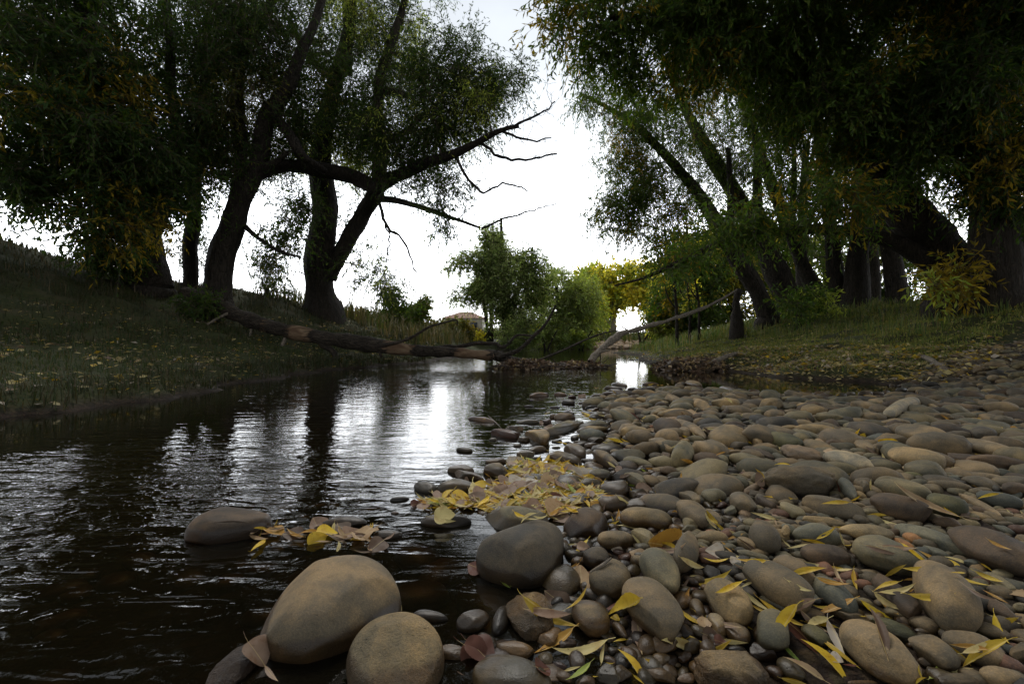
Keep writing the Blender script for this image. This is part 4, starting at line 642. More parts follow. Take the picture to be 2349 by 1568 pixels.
def make_tree(name, label, base, limbs, blobs, leaf=(.112, .029), per=33, palette='dark', accent=('gold', .05), spread=.60, droop=.42, twigr=.003, bark='bark', cat='tree', dead=None, seed=0, twigs=True, group=None, main=9, dens=1.):
    """limbs: lists of (dx, dy, r) in photo units at depth Y(+dY); blobs: (dx, dy, rx, ry, Y, depth, clusters)"""
    global rng; rng = np.random.default_rng(1000+seed); bx, Yb = (base[0]-CX)/F*base[1], base[1]
    root = empty(name, (bx, Yb, g1(bx, Yb))); tag(root, label, cat, group); tr = MB(); nodes = []
    for li, L in enumerate(limbs):
        P = np.array([[*at(p[0], p[1], Yb+(p[3] if len(p) > 3 else 0)), p[2]/F*(Yb+(p[3] if len(p) > 3 else 0))] for p in L])
        if li == 0 or L[0][2] < 0: pass
        if L[0] is limbs[0][0] or (len(L[0]) > 4):   # grows from the ground
            g = g1(P[0, 0], P[0, 1]); P[0, 2] = min(P[0, 2], g+.05); P = np.vstack([[P[0, 0], P[0, 1], g-1.0, P[0, 3]*1.6], [P[0, 0], P[0, 1], g+.02, P[0, 3]*1.3], P[0:1]+[0, 0, max(.25, P[0, 3]), 0], P[1:]])
        S = smooth_path(P, 6); j = Sines(.6, 6, seed*7+li, 3)(S[:, :3])[:, None]*np.maximum(S[:, 3:], .03)*.22; S[:, :3] += j*np.array([1, .6, .2]); S[:, 3] = np.maximum(S[:, 3], .006)
        tr.add(*tube(S[:, :3], S[:, 3], 12 if P[:, 3].max() > .12 else 7, .09, seed+li)); w = S[3 if li else 8:]; nodes.append(w)
    tr.obj('trunk', root, [M[bark]]); nodes = np.concatenate(nodes)
    if not blobs: return root
    cen = []
    for bi, b in enumerate(blobs):
        dx, dy, rx, ry, Y, dp, n = b[:7]; c = at(dx, dy, Y); n = max(4, int(n*dens)); ns = Sines(.55 if Y < 20 else .3, 10, seed*13+bi, 3)
        u = nrm(rng.normal(size=(n*3, 3)))*rng.random((n*3, 1))**.42; P = c+u*np.array([rx/F*Y, dp, ry/F*Y]); keep = ns(P) > rng.normal(.0, .22, len(P)); cen.append(P[keep][:n])
    cen = np.concatenate(cen); ok = cen[:, 2] > ground(cen[:, 0], cen[:, 1])+.15; cen = cen[ok]
    # main branches reach a tenth of the clusters first, the rest hang from those
    br = MB(); idx = rng.permutation(len(cen)); nm = max(1, len(cen)//main); pts = nodes[:, :3]; rad = nodes[:, 3]
    d0 = np.array([np.linalg.norm(nodes[:, :3]-c_, axis=1).min() for c_ in cen[idx[:nm]]]); idx[:nm] = idx[:nm][np.argsort(d0)]; st_ = max(4, nm//10)
    for lo_, hi_, rr in [(a_, min(a_+st_, nm), 1.) for a_ in range(0, nm, st_)]+[(nm, len(cen), .35)]:
        ii = idx[lo_:hi_]; Cn = cen[ii]
        if hi_ <= lo_: continue
        att = np.empty(len(ii), int)
        for s in range(0, len(ii), 500):
            q = Cn[s:s+500]; d = np.linalg.norm(q[:, None]-pts[None], axis=-1)+.8*np.maximum(pts[None, :, 2]-q[:, None, 2], 0); att[s:s+500] = d.argmin(1)
        A = pts[att]; D = Cn-A; ln = np.linalg.norm(D, axis=1); mid = A+D*.5+rng.normal(size=A.shape)*ln[:, None]*.10+np.array([0, 0, 1.])*ln[:, None]*.13
        r0 = np.minimum(rad[att]*.55, .012*rr+.016*ln*rr); r1 = np.full(len(ii), twigr)
        V, Q = batch_tubes(A, mid, Cn, np.maximum(r0, twigr*1.3), r1, 5 if rr == 1 else 3, 7 if rr == 1 else 4); br.add(V, Q, c=(.04, .03, .02))
        if rr == 1:
            t = np.linspace(.3, 1, 4)[None, :, None]; N = A[:, None]*(1-t)**2+2*mid[:, None]*t*(1-t)+Cn[:, None]*t*t; pts = np.vstack([pts, N.reshape(-1, 3)]); rad = np.append(rad, np.repeat(np.maximum(r0*.6, .006), 4))
    # leaf sprays
    nt_ = max(3, per//11); m = len(cen)*nt_; C = np.repeat(cen, nt_, 0); out = nrm(rng.normal(size=(m, 3))+[0, 0, -.15]); sl = spread*rng.uniform(.6, 1.3, m)[:, None]
    tip = C+out*sl+np.array([0, 0, -1.])*sl*droop*rng.uniform(.3, 1, (m, 1)); mid = C+out*sl*.62
    if twigs: V, Q = batch_tubes(C, mid, tip, np.full(m, twigr), np.full(m, twigr*.5), 3, 3); br.add(V, Q, c=(.05, .04, .025))
    ntw = sum(len(q) for q in br.Q); nl = per//nt_; t = (np.arange(nl)+.6)/nl; T = np.tile(t, m)[:, None]; Cx, Mx, Tx = (np.repeat(a, nl, 0) for a in (C, mid, tip))
    P = Cx*(1-T)**2+2*Mx*T*(1-T)+Tx*T*T; Dd = nrm((Mx-Cx)*(1-T)+(Tx-Mx)*T); n = len(P); A = nrm(Dd*.55+rng.normal(size=(n, 3))*.5+np.array([0, 0, -droop*.75])); Wd = nrm(np.cross(A, rng.normal(size=(n, 3))))
    pal = np.array(LEAFC[palette]); ac = np.array(LEAFC[accent[0]]); ca = Sines(.4, 8, seed+99)(cen)+rng.normal(0, .25, len(cen)); isac = np.repeat(ca > np.quantile(ca, 1-accent[1]) if accent[1] else np.zeros(len(cen), bool), nt_*nl) & (rng.random(n) < .8)
    c = np.where(isac[:, None], ac[rng.integers(len(ac), size=n)], pal[rng.integers(len(pal), size=n)])*rng.uniform(.75, 1.25, (n, 1))*np.repeat(rng.uniform(.8, 1.25, (len(cen), 1)), nt_*nl, 0)
    V, Q = quad_leaves(P, A, Wd, leaf[0]*rng.uniform(.6, 1.2, n), leaf[1]*rng.uniform(.7, 1.2, n), .1); br.add(V, Q, c=np.repeat(c, 4, 0))
    o = br.obj('crown', root, [M['twig'], M['foliage']], False, np.concatenate([np.zeros(ntw), np.ones(len(Q))]))
    if dead:
        for L in dead:
            db = MB(); P = np.array([[*at(p[0], p[1], Yb+(p[3] if len(p) > 3 else 0)), p[2]/F*Yb] for p in L]); S = smooth_path(P, 5); S[:, :3] += rng.normal(size=(len(S), 3))*.018; S[:, 3] *= .8
            db.add(*tube(S[:, :3], S[:, 3], 6, .1, 3)); ne = len(L)*3
            for k in range(1, len(S)-1):   # side twigs
                d = nrm(S[k, :3]-S[k-1, :3]); e = nrm(d+rng.normal(size=3)*.8); l = rng.uniform(.15, .75); Q0 = S[k, :3]; Pp = [Q0]
                for q_ in range(4): e = nrm(e+rng.normal(size=3)*.3); Pp.append(Pp[-1]+e*l*.25)
                Pp = np.array(Pp); db.add(*tube(Pp, np.linspace(.007, .0025, 5), 4, 0))
                for q_ in (2, 3): e2 = nrm(e+rng.normal(size=3)*.9)*l*.35; db.add(*tube(np.array([Pp[q_], Pp[q_]+e2*.5+rng.normal(size=3)*.01, Pp[q_]+e2]), np.array([.0045, .003, .002]), 3, 0))
            db.obj('dead_branch', root, [M['bark']])
    return root
Tr = make_tree
Tr('willow_tree', 'dark leaning willow trunk, leftmost of the trees on the left bank, with yellowing hanging leaves', (362, 10.), [[(362, 690, 36), (350, 610, 34), (335, 540, 30), (300, 440, 26, -.5), (250, 300, 22, -1), (210, 130, 18, -1.5), (180, -60, 14, -1.5)], [(340, 560, 18), (380, 450, 16), (400, 320, 13), (390, 150, 10), (380, -40, 8)], [(290, 420, 14, -.5), (200, 380, 10, -1), (90, 350, 7, -1.5)]],
   [(120, 120, 230, 190, 8.5, 2.2, 950), (150, 330, 230, 120, 8.5, 2, 850), (330, 300, 130, 160, 9.5, 2, 380), (60, 420, 110, 45, 8, 1, 130), (230, 510, 100, 60, 8.5, .8, 170), (90, -40, 260, 80, 8.5, 1.6, 260), (330, 420, 120, 90, 9, 1, 330)], palette='dark', accent=('gold', .16), per=36, seed=1, dens=.68, leaf=(.14, .037))
Tr('willow_tree', 'thin dark trunk standing between two thicker trunks on the left bank', (435, 11.2), [[(435, 680, 16), (438, 600, 16), (440, 520, 15), (455, 380, 12), (470, 200, 10), (480, 30, 7)]], [(420, 250, 110, 170, 11.5, 1.2, 330), (460, 60, 110, 100, 11.5, 1.5, 230), (430, 560, 60, 60, 12, .6, 45)], palette='dark', accent=('gold', .05), seed=2, dens=.9)
Tr('willow_tree', 'thick forked trunk leaning right at the root end of the fallen log', (508, 10.5), [[(508, 690, 31), (512, 600, 30), (532, 500, 27), (572, 410, 22), (612, 280, 18), (665, 190, 15), (705, 90, 12), (745, -30, 9)], [(538, 480, 16), (550, 350, 15), (548, 200, 14), (552, 100, 12), (500, 20, 10), (430, -30, 8)], [(612, 240, 12), (660, 305, 12), (695, 360, 11), (745, 392, 8, .6)], [(552, 110, 12), (600, 40, 10), (650, -40, 8)], [(580, 395, 12), (625, 378, 9), (660, 350, 6)], [(560, 520, 6), (590, 545, 5), (640, 575, 4), (690, 590, 3)]],
   [(500, 120, 160, 150, 10.5, 1.8, 480), (640, 110, 130, 150, 10.8, 1.6, 400), (600, 300, 90, 110, 10.8, 1.2, 230), (480, 330, 90, 110, 10, 1.2, 320), (630, 545, 80, 55, 11, .8, 80), (670, 460, 65, 40, 11.5, .7, 60), (690, 250, 45, 70, 11, .6, 60), (560, -60, 220, 90, 10.5, 1.6, 300), (640, 610, 80, 28, 12, .6, 50)], palette='dark', accent=('olive', .15), seed=3, dens=1.05)
Tr('cottonwood_tree', 'big mossy trunk on the bank crest with a long low limb reaching over the river', (735, 13.2), [[(735, 705, 34), (736, 600, 31), (740, 480, 28), (736, 330, 22), (765, 210, 18), (798, 70, 14), (812, -60, 10)], [(752, 640, 17), (790, 560, 19), (830, 490, 18), (862, 440, 17, -.4), (872, 330, 14, -.2), (868, 210, 13), (890, 120, 11), (925, 20, 8), (950, -40, 6)],
    [(862, 432, 17, -.9), (905, 405, 14, -1.3), (985, 374, 12, -1.6), (1070, 340, 9, -2), (1140, 302, 6, -2.3), (1190, 290, 3, -2.5)], [(862, 432, 17, -.9), (800, 404, 17, -1), (725, 388, 16, -1.5), (650, 380, 15, -2.2), (588, 400, 14, -2.7)], [(800, 170, 9), (797, 60, 10), (790, -50, 9)], [(868, 210, 9), (905, 212, 8), (950, 225, 5)], [(775, 190, 9), (700, 120, 8), (660, 40, 6)], [(862, 335, 7), (930, 300, 6, -.5), (1010, 230, 4, -1), (1080, 150, 3, -1)], [(868, 455, 9, -1), (930, 465, 7, -1.2), (1020, 494, 5, -1.5), (1100, 522, 3, -1.5)]],
   [(960, 290, 150, 105, 12, 1.6, 620), (1040, 190, 120, 90, 12, 1.5, 420), (1150, 180, 70, 45, 11.5, .9, 85), (900, 120, 90, 150, 13.5, 1.6, 480), (780, 130, 110, 170, 13.2, 1.8, 520), (760, 320, 120, 70, 13.3, 1.4, 260), (790, 500, 60, 70, 13.8, .9, 50), (1060, 120, 50, 55, 12, .8, 55), (1050, 450, 75, 50, 11.5, .8, 75), (1030, 520, 45, 30, 11.6, .5, 28), (860, 600, 60, 75, 13, 1, 75), (900, 660, 50, 40, 13.5, .8, 50), (930, 400, 90, 40, 12, 1, 70), (830, 330, 80, 110, 13.4, 1.2, 330), (850, -120, 220, 120, 13, 2.4, 420), (1110, 260, 60, 45, 11.3, .8, 70), (680, 500, 40, 60, 13.5, .7, 35)], palette='dark', accent=('lime', .16), seed=4, dens=1.0,
   dead=[[(1140, 302, 4, -2.3), (1200, 278, 3, -2.5), (1250, 256, 2.2, -2.6), (1270, 236, 1.5, -2.6)], [(1100, 325, 4, -2), (1160, 365, 3, -2.4), (1230, 362, 2.4, -2.6), (1278, 352, 1.8, -2.7)], [(1150, 300, 3, -2.3), (1210, 322, 2.4, -2.5), (1262, 318, 1.4, -2.6)], [(1105, 523, 3, -1.5), (1170, 498, 2.2, -1.7), (1225, 482, 1.6, -1.8), (1274, 465, 1.2, -1.8)], [(868, 460, 5, -1), (890, 520, 4, -1.2), (930, 560, 3, -1.4), (955, 625, 2, -1.5)], [(885, 510, 3, -1.2), (892, 550, 2.2, -1.2), (890, 585, 1.6, -1.2)], [(1040, 350, 4, -1.8), (1100, 440, 3, -2), (1150, 420, 2.2, -2.2), (1210, 436, 1.5, -2.3)]])
# --- right bank
Tr('willow_tree', 'massive leaning trunk on the right bank with a long arching lower limb', (2200, 9.6), [[(2205, 660, 50), (2170, 600, 46), (2110, 520, 42), (2040, 430, 36), (1970, 330, 30), (1930, 230, 26, -.4), (1860, 165, 25, -.8), (1760, 112, 20, -1.1), (1660, 78, 16, -1.4), (1590, 60, 12, -1.6), (1500, 50, 8, -1.8), (1400, 40, 5, -2)], [(1990, 350, 28), (1960, 200, 25), (1900, 60, 22), (1870, -80, 18)], [(2130, 600, 20), (2060, 558, 17), (1970, 533, 14), (1870, 526, 12), (1760, 534, 10), (1660, 556, 8), (1570, 596, 6), (1480, 636, 3.5), (1410, 655, 2)], [(2060, 450, 20), (2100, 300, 18), (2150, 120, 15), (2180, -60, 12)]],
   [(1400, 70, 110, 55, 8, .9, 190), (1560, 110, 140, 90, 8.3, 1.3, 520), (1700, 60, 180, 110, 8.5, 1.6, 750), (1880, 200, 170, 170, 9, 1.6, 900), (2050, 330, 150, 120, 9, 1.2, 460), (2100, 100, 180, 150, 9, 1.8, 900), (1560, 600, 70, 35, 9.5, .6, 45), (1850, 480, 130, 55, 8.8, 1, 200), (1700, -140, 420, 130, 8.2, 2.4, 1300), (1680, 510, 90, 40, 9, .6, 100), (1290, 20, 60, 40, 8, .5, 50)], palette='green', accent=('gold', .15), seed=5, per=38, dens=.62, leaf=(.14, .037))
Tr('willow_tree', 'upright massive trunk almost lost in shade by the right edge', (2290, 8.6), [[(2292, 700, 46), (2286, 560, 43), (2276, 400, 41), (2268, 250, 38), (2275, 60, 34), (2290, -100, 28)], [(2270, 330, 26), (2330, 200, 22), (2420, 60, 18)], [(2268, 220, 24), (2200, 80, 18), (2150, -60, 14)]],
   [(2280, 120, 150, 170, 8.2, 1.6, 900), (2250, -150, 300, 140, 7.5, 2.5, 1000), (2330, 380, 90, 110, 8, 1, 260), (2450, 300, 200, 300, 8.5, 2, 700), (2170, 230, 90, 110, 7.9, 1, 260)], palette='dark', accent=('gold', .08), seed=6, per=38, dens=.75, leaf=(.14, .037))
row = [(1965, 14.5, 22, [(1965, 700, 24), (1968, 600, 22), (1975, 480, 20), (1985, 330, 16), (1990, 160, 12)], 'straight dark trunk with a flared foot in the middle of the right-hand grove'),
 (1915, 15, 17, [(1928, 700, 19), (1915, 620, 17), (1905, 520, 15), (1890, 380, 12), (1870, 200, 9)], 'slightly bent trunk just left of the flared straight one in the grove'),
 (1865, 15.5, 16, [(1885, 705, 18), (1850, 620, 16), (1815, 540, 15), (1770, 420, 12), (1720, 280, 10), (1680, 150, 7)], 'slim trunk leaning left behind the green sumac shrub'),
 (1800, 15, 26, [(1812, 690, 27), (1775, 610, 25), (1735, 530, 22), (1680, 430, 17), (1610, 320, 13), (1560, 220, 9), (1530, 140, 6)], 'stout trunk leaning strongly left over the grass'),
 (1755, 14, 20, [(1762, 712, 22), (1722, 640, 20), (1672, 560, 17), (1620, 470, 14), (1550, 380, 11), (1470, 300, 8), (1390, 245, 5), (1330, 215, 3)], 'leftmost leaning willow trunk of the grove, sweeping toward the river'),
 (2045, 13.5, 20, [(2058, 700, 22), (2045, 600, 20), (2025, 480, 17), (2000, 330, 14), (1985, 180, 10)], 'dark trunk just left of the massive leaning one'),
 (2005, 16, 12, [(2005, 700, 13), (2002, 580, 12), (2000, 430, 10), (2000, 260, 8)], 'narrow trunk right of the flared straight one in the grove'),
 (1840, 17, 12, [(1842, 700, 13), (1838, 600, 12), (1842, 480, 10), (1850, 330, 8)], 'thin upright trunk behind the sumac shrub')]
rb = {0: [(1960, 420, 150, 120, 14, 2, 420), (2000, 200, 150, 150, 14, 2, 420)], 1: [(1850, 300, 130, 140, 15, 2, 380), (1880, 560, 90, 50, 16, 1, 70)], 2: [(1740, 200, 120, 120, 15.5, 2, 320), (1800, 420, 90, 90, 15.5, 1.4, 200)],
 3: [(1600, 240, 110, 120, 15, 2, 380), (1660, 380, 100, 110, 15, 1.8, 360), (1700, 560, 80, 60, 16, 1, 110)], 4: [(1420, 260, 95, 80, 13.5, 1.6, 260), (1450, 400, 95, 90, 13.8, 1.6, 340), (1420, 500, 80, 60, 13.5, 1.3, 210), (1540, 480, 110, 100, 14, 1.6, 420), (1430, 568, 70, 30, 13.6, .9, 60), (1520, 585, 70, 30, 14, .9, 60), (1330, 200, 45, 50, 13.2, .8, 60), (1500, 330, 90, 100, 14, 1.5, 260)],
 5: [(2060, 300, 120, 150, 13.5, 1.8, 330), (2030, 540, 70, 50, 14.5, 1, 60)], 6: [(2120, 480, 110, 90, 17, 1.5, 220), (2180, 300, 150, 160, 17, 2, 300)], 7: [(1840, 480, 110, 90, 17.5, 1.5, 200), (1760, 330, 120, 120, 18, 1.6, 260)]}
for i, (dx, Y, r, L, lab) in enumerate(row):
    Tr('willow_tree', lab, (L[0][0], Y), [L, [(L[2][0], L[2][1], r*.5), ((L[2][0]+L[3][0])/2+30, L[3][1]-30, r*.35), (L[3][0]+50, L[3][1]-130, r*.25)]], rb[i], leaf=(.115, .028), palette='green', accent=('gold' if i in (3, 4, 1) else 'olive', .12), per=40, seed=20+i, dens=.72, group='willow trees of the right-hand grove', droop=.7 if i == 4 else .5)
# --- middle distance
Tr('willow_tree', 'round grey-green tree with several stems in the middle of the far bank', (1160, 29), [[(1165, 795, 15), (1162, 720, 12), (1158, 640, 9), (1152, 560, 5), (1150, 500, 3)], [(1120, 790, 5), (1112, 700, 4), (1090, 620, 3), (1075, 590, 2), (1060, 580, 1)], [(1128, 790, 5), (1125, 690, 4), (1118, 610, 3), (1110, 560, 1)], [(1160, 720, 7), (1200, 640, 5), (1230, 590, 2)]],
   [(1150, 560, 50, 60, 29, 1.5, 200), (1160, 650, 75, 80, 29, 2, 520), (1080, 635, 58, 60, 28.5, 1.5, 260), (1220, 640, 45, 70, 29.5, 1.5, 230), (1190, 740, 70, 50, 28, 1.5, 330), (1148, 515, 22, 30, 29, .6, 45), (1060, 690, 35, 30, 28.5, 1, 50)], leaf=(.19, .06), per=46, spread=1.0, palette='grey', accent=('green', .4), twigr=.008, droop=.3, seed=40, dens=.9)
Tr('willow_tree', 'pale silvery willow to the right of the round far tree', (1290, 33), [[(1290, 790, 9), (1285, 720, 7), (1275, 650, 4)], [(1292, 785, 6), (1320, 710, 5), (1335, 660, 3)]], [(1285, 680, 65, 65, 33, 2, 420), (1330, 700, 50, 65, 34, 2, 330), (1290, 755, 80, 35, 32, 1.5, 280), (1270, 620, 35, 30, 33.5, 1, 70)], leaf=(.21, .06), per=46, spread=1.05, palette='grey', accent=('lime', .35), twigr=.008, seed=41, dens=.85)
Tr('cottonwood_tree', 'bright yellow cottonwood glowing at the end of the river', (1405, 46), [[(1400, 768, 10), (1408, 720, 8), (1425, 670, 6), (1440, 630, 3)], [(1392, 768, 7), (1390, 710, 6), (1370, 660, 4), (1350, 630, 2)], [(1408, 765, 6), (1405, 700, 5), (1400, 640, 3)]], [(1380, 640, 45, 35, 46, 2, 260), (1430, 650, 60, 45, 46, 2.5, 380), (1480, 640, 50, 40, 46, 2, 240), (1350, 650, 30, 30, 46, 1.5, 90), (1390, 700, 55, 26, 46, 2, 130), (1470, 690, 50, 30, 47, 2, 130)], leaf=(.33, .26), per=30, spread=1.1, palette='yellow', accent=('lime', .35), twigr=.012, bark='barkpale', droop=.2, seed=42, dens=.45)
Tr('cottonwood_tree', 'greenish yellow tree between the silvery willow and the bright yellow cottonwood', (1350, 40), [[(1352, 780, 6), (1350, 720, 5), (1345, 660, 3)]], [(1345, 668, 42, 50, 40, 2, 260), (1360, 720, 40, 35, 40, 2, 160), (1335, 750, 45, 25, 39, 1.5, 160)], leaf=(.28, .18), per=30, spread=.9, palette='lime', accent=('yellow', .3), twigr=.01, seed=43, dens=.6)
for i, (dx, Y, bl, pal, ac, lab) in enumerate([
  (1540, 24, [(1545, 690, 50, 60, 24, 1.6, 330), (1530, 735, 45, 30, 24, 1.2, 130)], 'green', ('gold', .25), 'dark green bushy tree overhanging the river bend behind the bleached branch'),
  (1590, 23, [(1590, 565, 90, 50, 23, 1.6, 260), (1590, 640, 70, 60, 23, 1.6, 360), (1600, 720, 60, 40, 23, 1.2, 180)], 'green', ('yellow', .18), 'small leafy tree behind the three thin saplings'),
  (1680, 25, [(1700, 540, 90, 50, 25, 1.8, 260), (1680, 620, 80, 70, 25, 2, 400), (1660, 720, 60, 40, 25, 1.4, 170)], 'olive', ('yellow', .22), 'yellowing tree behind the weathered grey stump'),
  (1780, 27, [(1780, 600, 90, 80, 27, 2, 420), (1800, 700, 80, 40, 27, 1.5, 220)], 'green', ('yellow', .2), 'green tree seen between the leaning trunks of the grove'),
  (1900, 30, [(1900, 600, 100, 90, 30, 2, 500), (1920, 700, 90, 40, 30, 1.5, 230)], 'olive', ('lime', .3), 'light green tree seen between the straight trunks of the grove'),
  (2040, 30, [(2040, 580, 110, 100, 30, 2, 520), (2050, 700, 100, 45, 30, 1.5, 260)], 'green', ('olive', .3), 'dark tree far behind the massive leaning trunk'),
  (2200, 26, [(2220, 560, 130, 120, 26, 2, 560), (2230, 690, 120, 45, 26, 1.5, 240)], 'green', ('olive', .3), 'tree deep in the shade behind the two massive trunks'),
  (2360, 22, [(2380, 540, 110, 130, 22, 2, 480), (2360, 680, 110, 45, 22, 1.5, 220)], 'dark', ('olive', .2), 'shaded tree at the far right edge behind the massive trunk'),
  (1560, 34, [(1560, 640, 70, 60, 34, 2, 300), (1540, 730, 70, 40, 34, 1.5, 220)], 'lime', ('yellow', .5), 'pale yellow-green tree far behind the thin saplings')]):
    Tr('broadleaf_tree', lab, (dx, Y), [[(dx, 740, 7), (dx-5, 660, 6), (dx-12, 580, 4), (dx-15, 520, 2)]], bl, leaf=(.20, .09), per=34, spread=.7, palette=pal, accent=ac, twigr=.007, droop=.35, seed=50+i, dens=.75)
for i, (dx, Y, L, lab) in enumerate([(1550, 15, [(1553, 775, 4), (1552, 710, 3.5), (1545, 640, 3), (1535, 560, 2)], 'thin sapling on the grass, leftmost of three'), (1580, 15.5, [(1582, 762, 3.2), (1582, 700, 2.6), (1575, 640, 2)], 'shortest and middle sapling of three on the grass'), (1605, 15, [(1604, 758, 3.2), (1602, 690, 2.8), (1590, 620, 2), (1575, 560, 1.4)], 'thin sapling on the grass, rightmost of three')]):
    Tr('sapling', lab, (L[0][0], Y), [L, [(L[1][0], L[1][1], 2), (L[1][0]-20, L[1][1]-30, 1.5), (L[1][0]-30, L[1][1]-70, 1)]], [(L[-1][0], L[-1][1]+40, 30, 55, Y, .5, 40)], leaf=(.09, .04), per=24, spread=.3, palette='green', accent=('yellow', .3), seed=70+i, group='three saplings')
st = MB(); P = np.array([[*at(1688, 745, 13), .19], [*at(1690, 725, 13), .15], [*at(1688, 695, 13), .13], [*at(1693, 668, 13), .15]]); P[0, 2] = g1(*P[0, :2])-.3; S = smooth_path(P, 4); S[-1, :2] += .06; st.add(*tube(S[:, :3], S[:, 3], 10, .22, 5)); o = st.obj('stump', None, [M['bark']]); tag(o, 'weathered grey stump on the grass right of the three saplings', 'stump')
# --- shrubs
def shrub(lab, dx, dy, Y, bl, **k):
    kw = dict(leaf=(.11, .05), per=34, spread=.35, palette='green', accent=('olive', .2), droop=.3, cat='shrub'); kw.update(k)
    return Tr('shrub', lab, (dx, Y), [[(dx, dy, 3), (dx-4, dy-20, 2.4), (dx-10, dy-45, 1.5)], [(dx+5, dy, 2.5, 0, 1), (dx+16, dy-22, 2), (dx+28, dy-42, 1)]], bl, **kw)
shrub('bright green shrub on the left bank behind the fallen log', 935, 770, 18, [(930, 715, 42, 38, 18, .8, 210), (975, 705, 30, 28, 18.3, .6, 90), (900, 690, 30, 30, 18, .6, 70)], seed=80)
shrub('green sumac shrub at the foot of the leaning grove trunks', 1830, 735, 12.5, [(1795, 708, 48, 24, 12.3, .6, 60), (1862, 690, 45, 34, 12.8, .7, 70)], leaf=(.16, .05), per=22, spread=.5, palette='green', accent=('lime', .3), seed=81)
shrub('yellow-leaved sumac shrub in front of the massive leaning trunk', 2185, 700, 8.8, [(2190, 630, 42, 34, 8.6, .4, 30), (2150, 662, 34, 22, 8.4, .3, 14)], leaf=(.17, .045), per=22, spread=.42, palette='gold', accent=('lime', .3), droop=.25, seed=82)
shrub('low shrub with orange and yellow leaves on the far bank above the log', 1100, 790, 26, [(1098, 776, 16, 10, 26, .4, 22)], leaf=(.18, .1), palette='yellow', accent=('yellow', 0), seed=83)
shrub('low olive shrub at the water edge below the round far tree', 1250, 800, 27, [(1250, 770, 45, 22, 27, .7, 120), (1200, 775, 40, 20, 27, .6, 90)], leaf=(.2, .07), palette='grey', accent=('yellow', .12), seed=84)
shrub('brown-green bush on the bank between the bright shrub and the round far tree', 1020, 790, 23, [(1010, 760, 45, 25, 23, .8, 130), (1050, 755, 40, 25, 24, .7, 110)], leaf=(.18, .07), palette='olive', accent=('gold', .2), seed=85)
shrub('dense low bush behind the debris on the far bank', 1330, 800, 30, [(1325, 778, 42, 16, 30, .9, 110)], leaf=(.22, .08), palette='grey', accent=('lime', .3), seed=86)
shrub('leafy bush hanging at the right side of the river bend', 1470, 790, 24, [(1480, 768, 40, 20, 25, .8, 110), (1540, 755, 45, 20, 23, .8, 110)], leaf=(.16, .07), palette='olive', accent=('lime', .4), seed=87)
shrub('dark weedy bush on the hill crest between the trunks', 610, 680, 12.8, [(620, 645, 45, 22, 13, .5, 45), (660, 672, 40, 12, 13, .4, 25)], leaf=(.08, .02), palette='dark', accent=('dark', 0), seed=88)
shrub('dark shrub under the hanging leaves at the foot of the leftmost trunk', 270, 640, 9.4, [(260, 600, 75, 35, 9.4, .6, 130), (200, 580, 50, 25, 9, .5, 50)], leaf=(.09, .03), palette='dark', accent=('olive', .1), seed=89)
shrub('short leafy sprouts beside the root end of the fallen log', 500, 710, 9.6, [(470, 700, 50, 18, 9.4, .4, 45), (530, 712, 30, 12, 9.3, .3, 20)], leaf=(.10, .03), palette='dark', accent=('green', .3), seed=90)
# --- unseen tree added behind the viewpoint to darken the right foreground
for i, (x, y, lab) in enumerate([(7.5, -1.5, 'unseen willow added behind and right of the viewpoint for shade')]):
    rng = np.random.default_rng(500+i); root = empty('willow_tree', (x, y, g1(x, y))); tag(root, lab, 'tree'); tr = MB(); z0 = g1(x, y)
    s = -1 if x > 0 else 1; P = smooth_path([[x, y, z0-.2, .6], [x+.3*s, y, z0+2.5, .45], [x+.9*s, y+.6, z0+5, .35], [x+1.8*s, y+1.2, z0+8, .2], [x+2.4*s, y+1.8, z0+11, .08]], 5); tr.add(*tube(P[:, :3], P[:, 3], 12, .08, i))
    tr.obj('trunk', root, [M['bark']]); n = 1500; u = nrm(rng.normal(size=(n, 3)))*rng.random((n, 1))**.4; cen = np.array([x+1.2*s, y+1.5, z0+7.5])+u*np.array([4.2, 4.5, 3.4]); A = P[rng.integers(8, len(P), n), :3]
    br = MB(); V, Q = batch_tubes(A, (A+cen)/2+[0, 0, .4], cen, np.full(n, .03), np.full(n, .008), 3, 4); br.add(V, Q, c=(.04, .03, .02)); nq = len(Q); m = n*26; Pl = np.repeat(cen, 26, 0)+rng.normal(size=(m, 3))*.4; Aa = nrm(rng.normal(size=(m, 3))+[0, 0, -.6]); Wd = nrm(np.cross(Aa, rng.normal(size=(m, 3))))
    V, Q = quad_leaves(Pl, Aa, Wd, .2, .07); br.add(V, Q, c=np.repeat(np.array(LEAFC['dark'])[rng.integers(4, size=m)], 4, 0)); br.obj('crown', root, [M['twig'], M['foliage']], False, np.concatenate([np.zeros(nq), np.ones(len(Q))]))
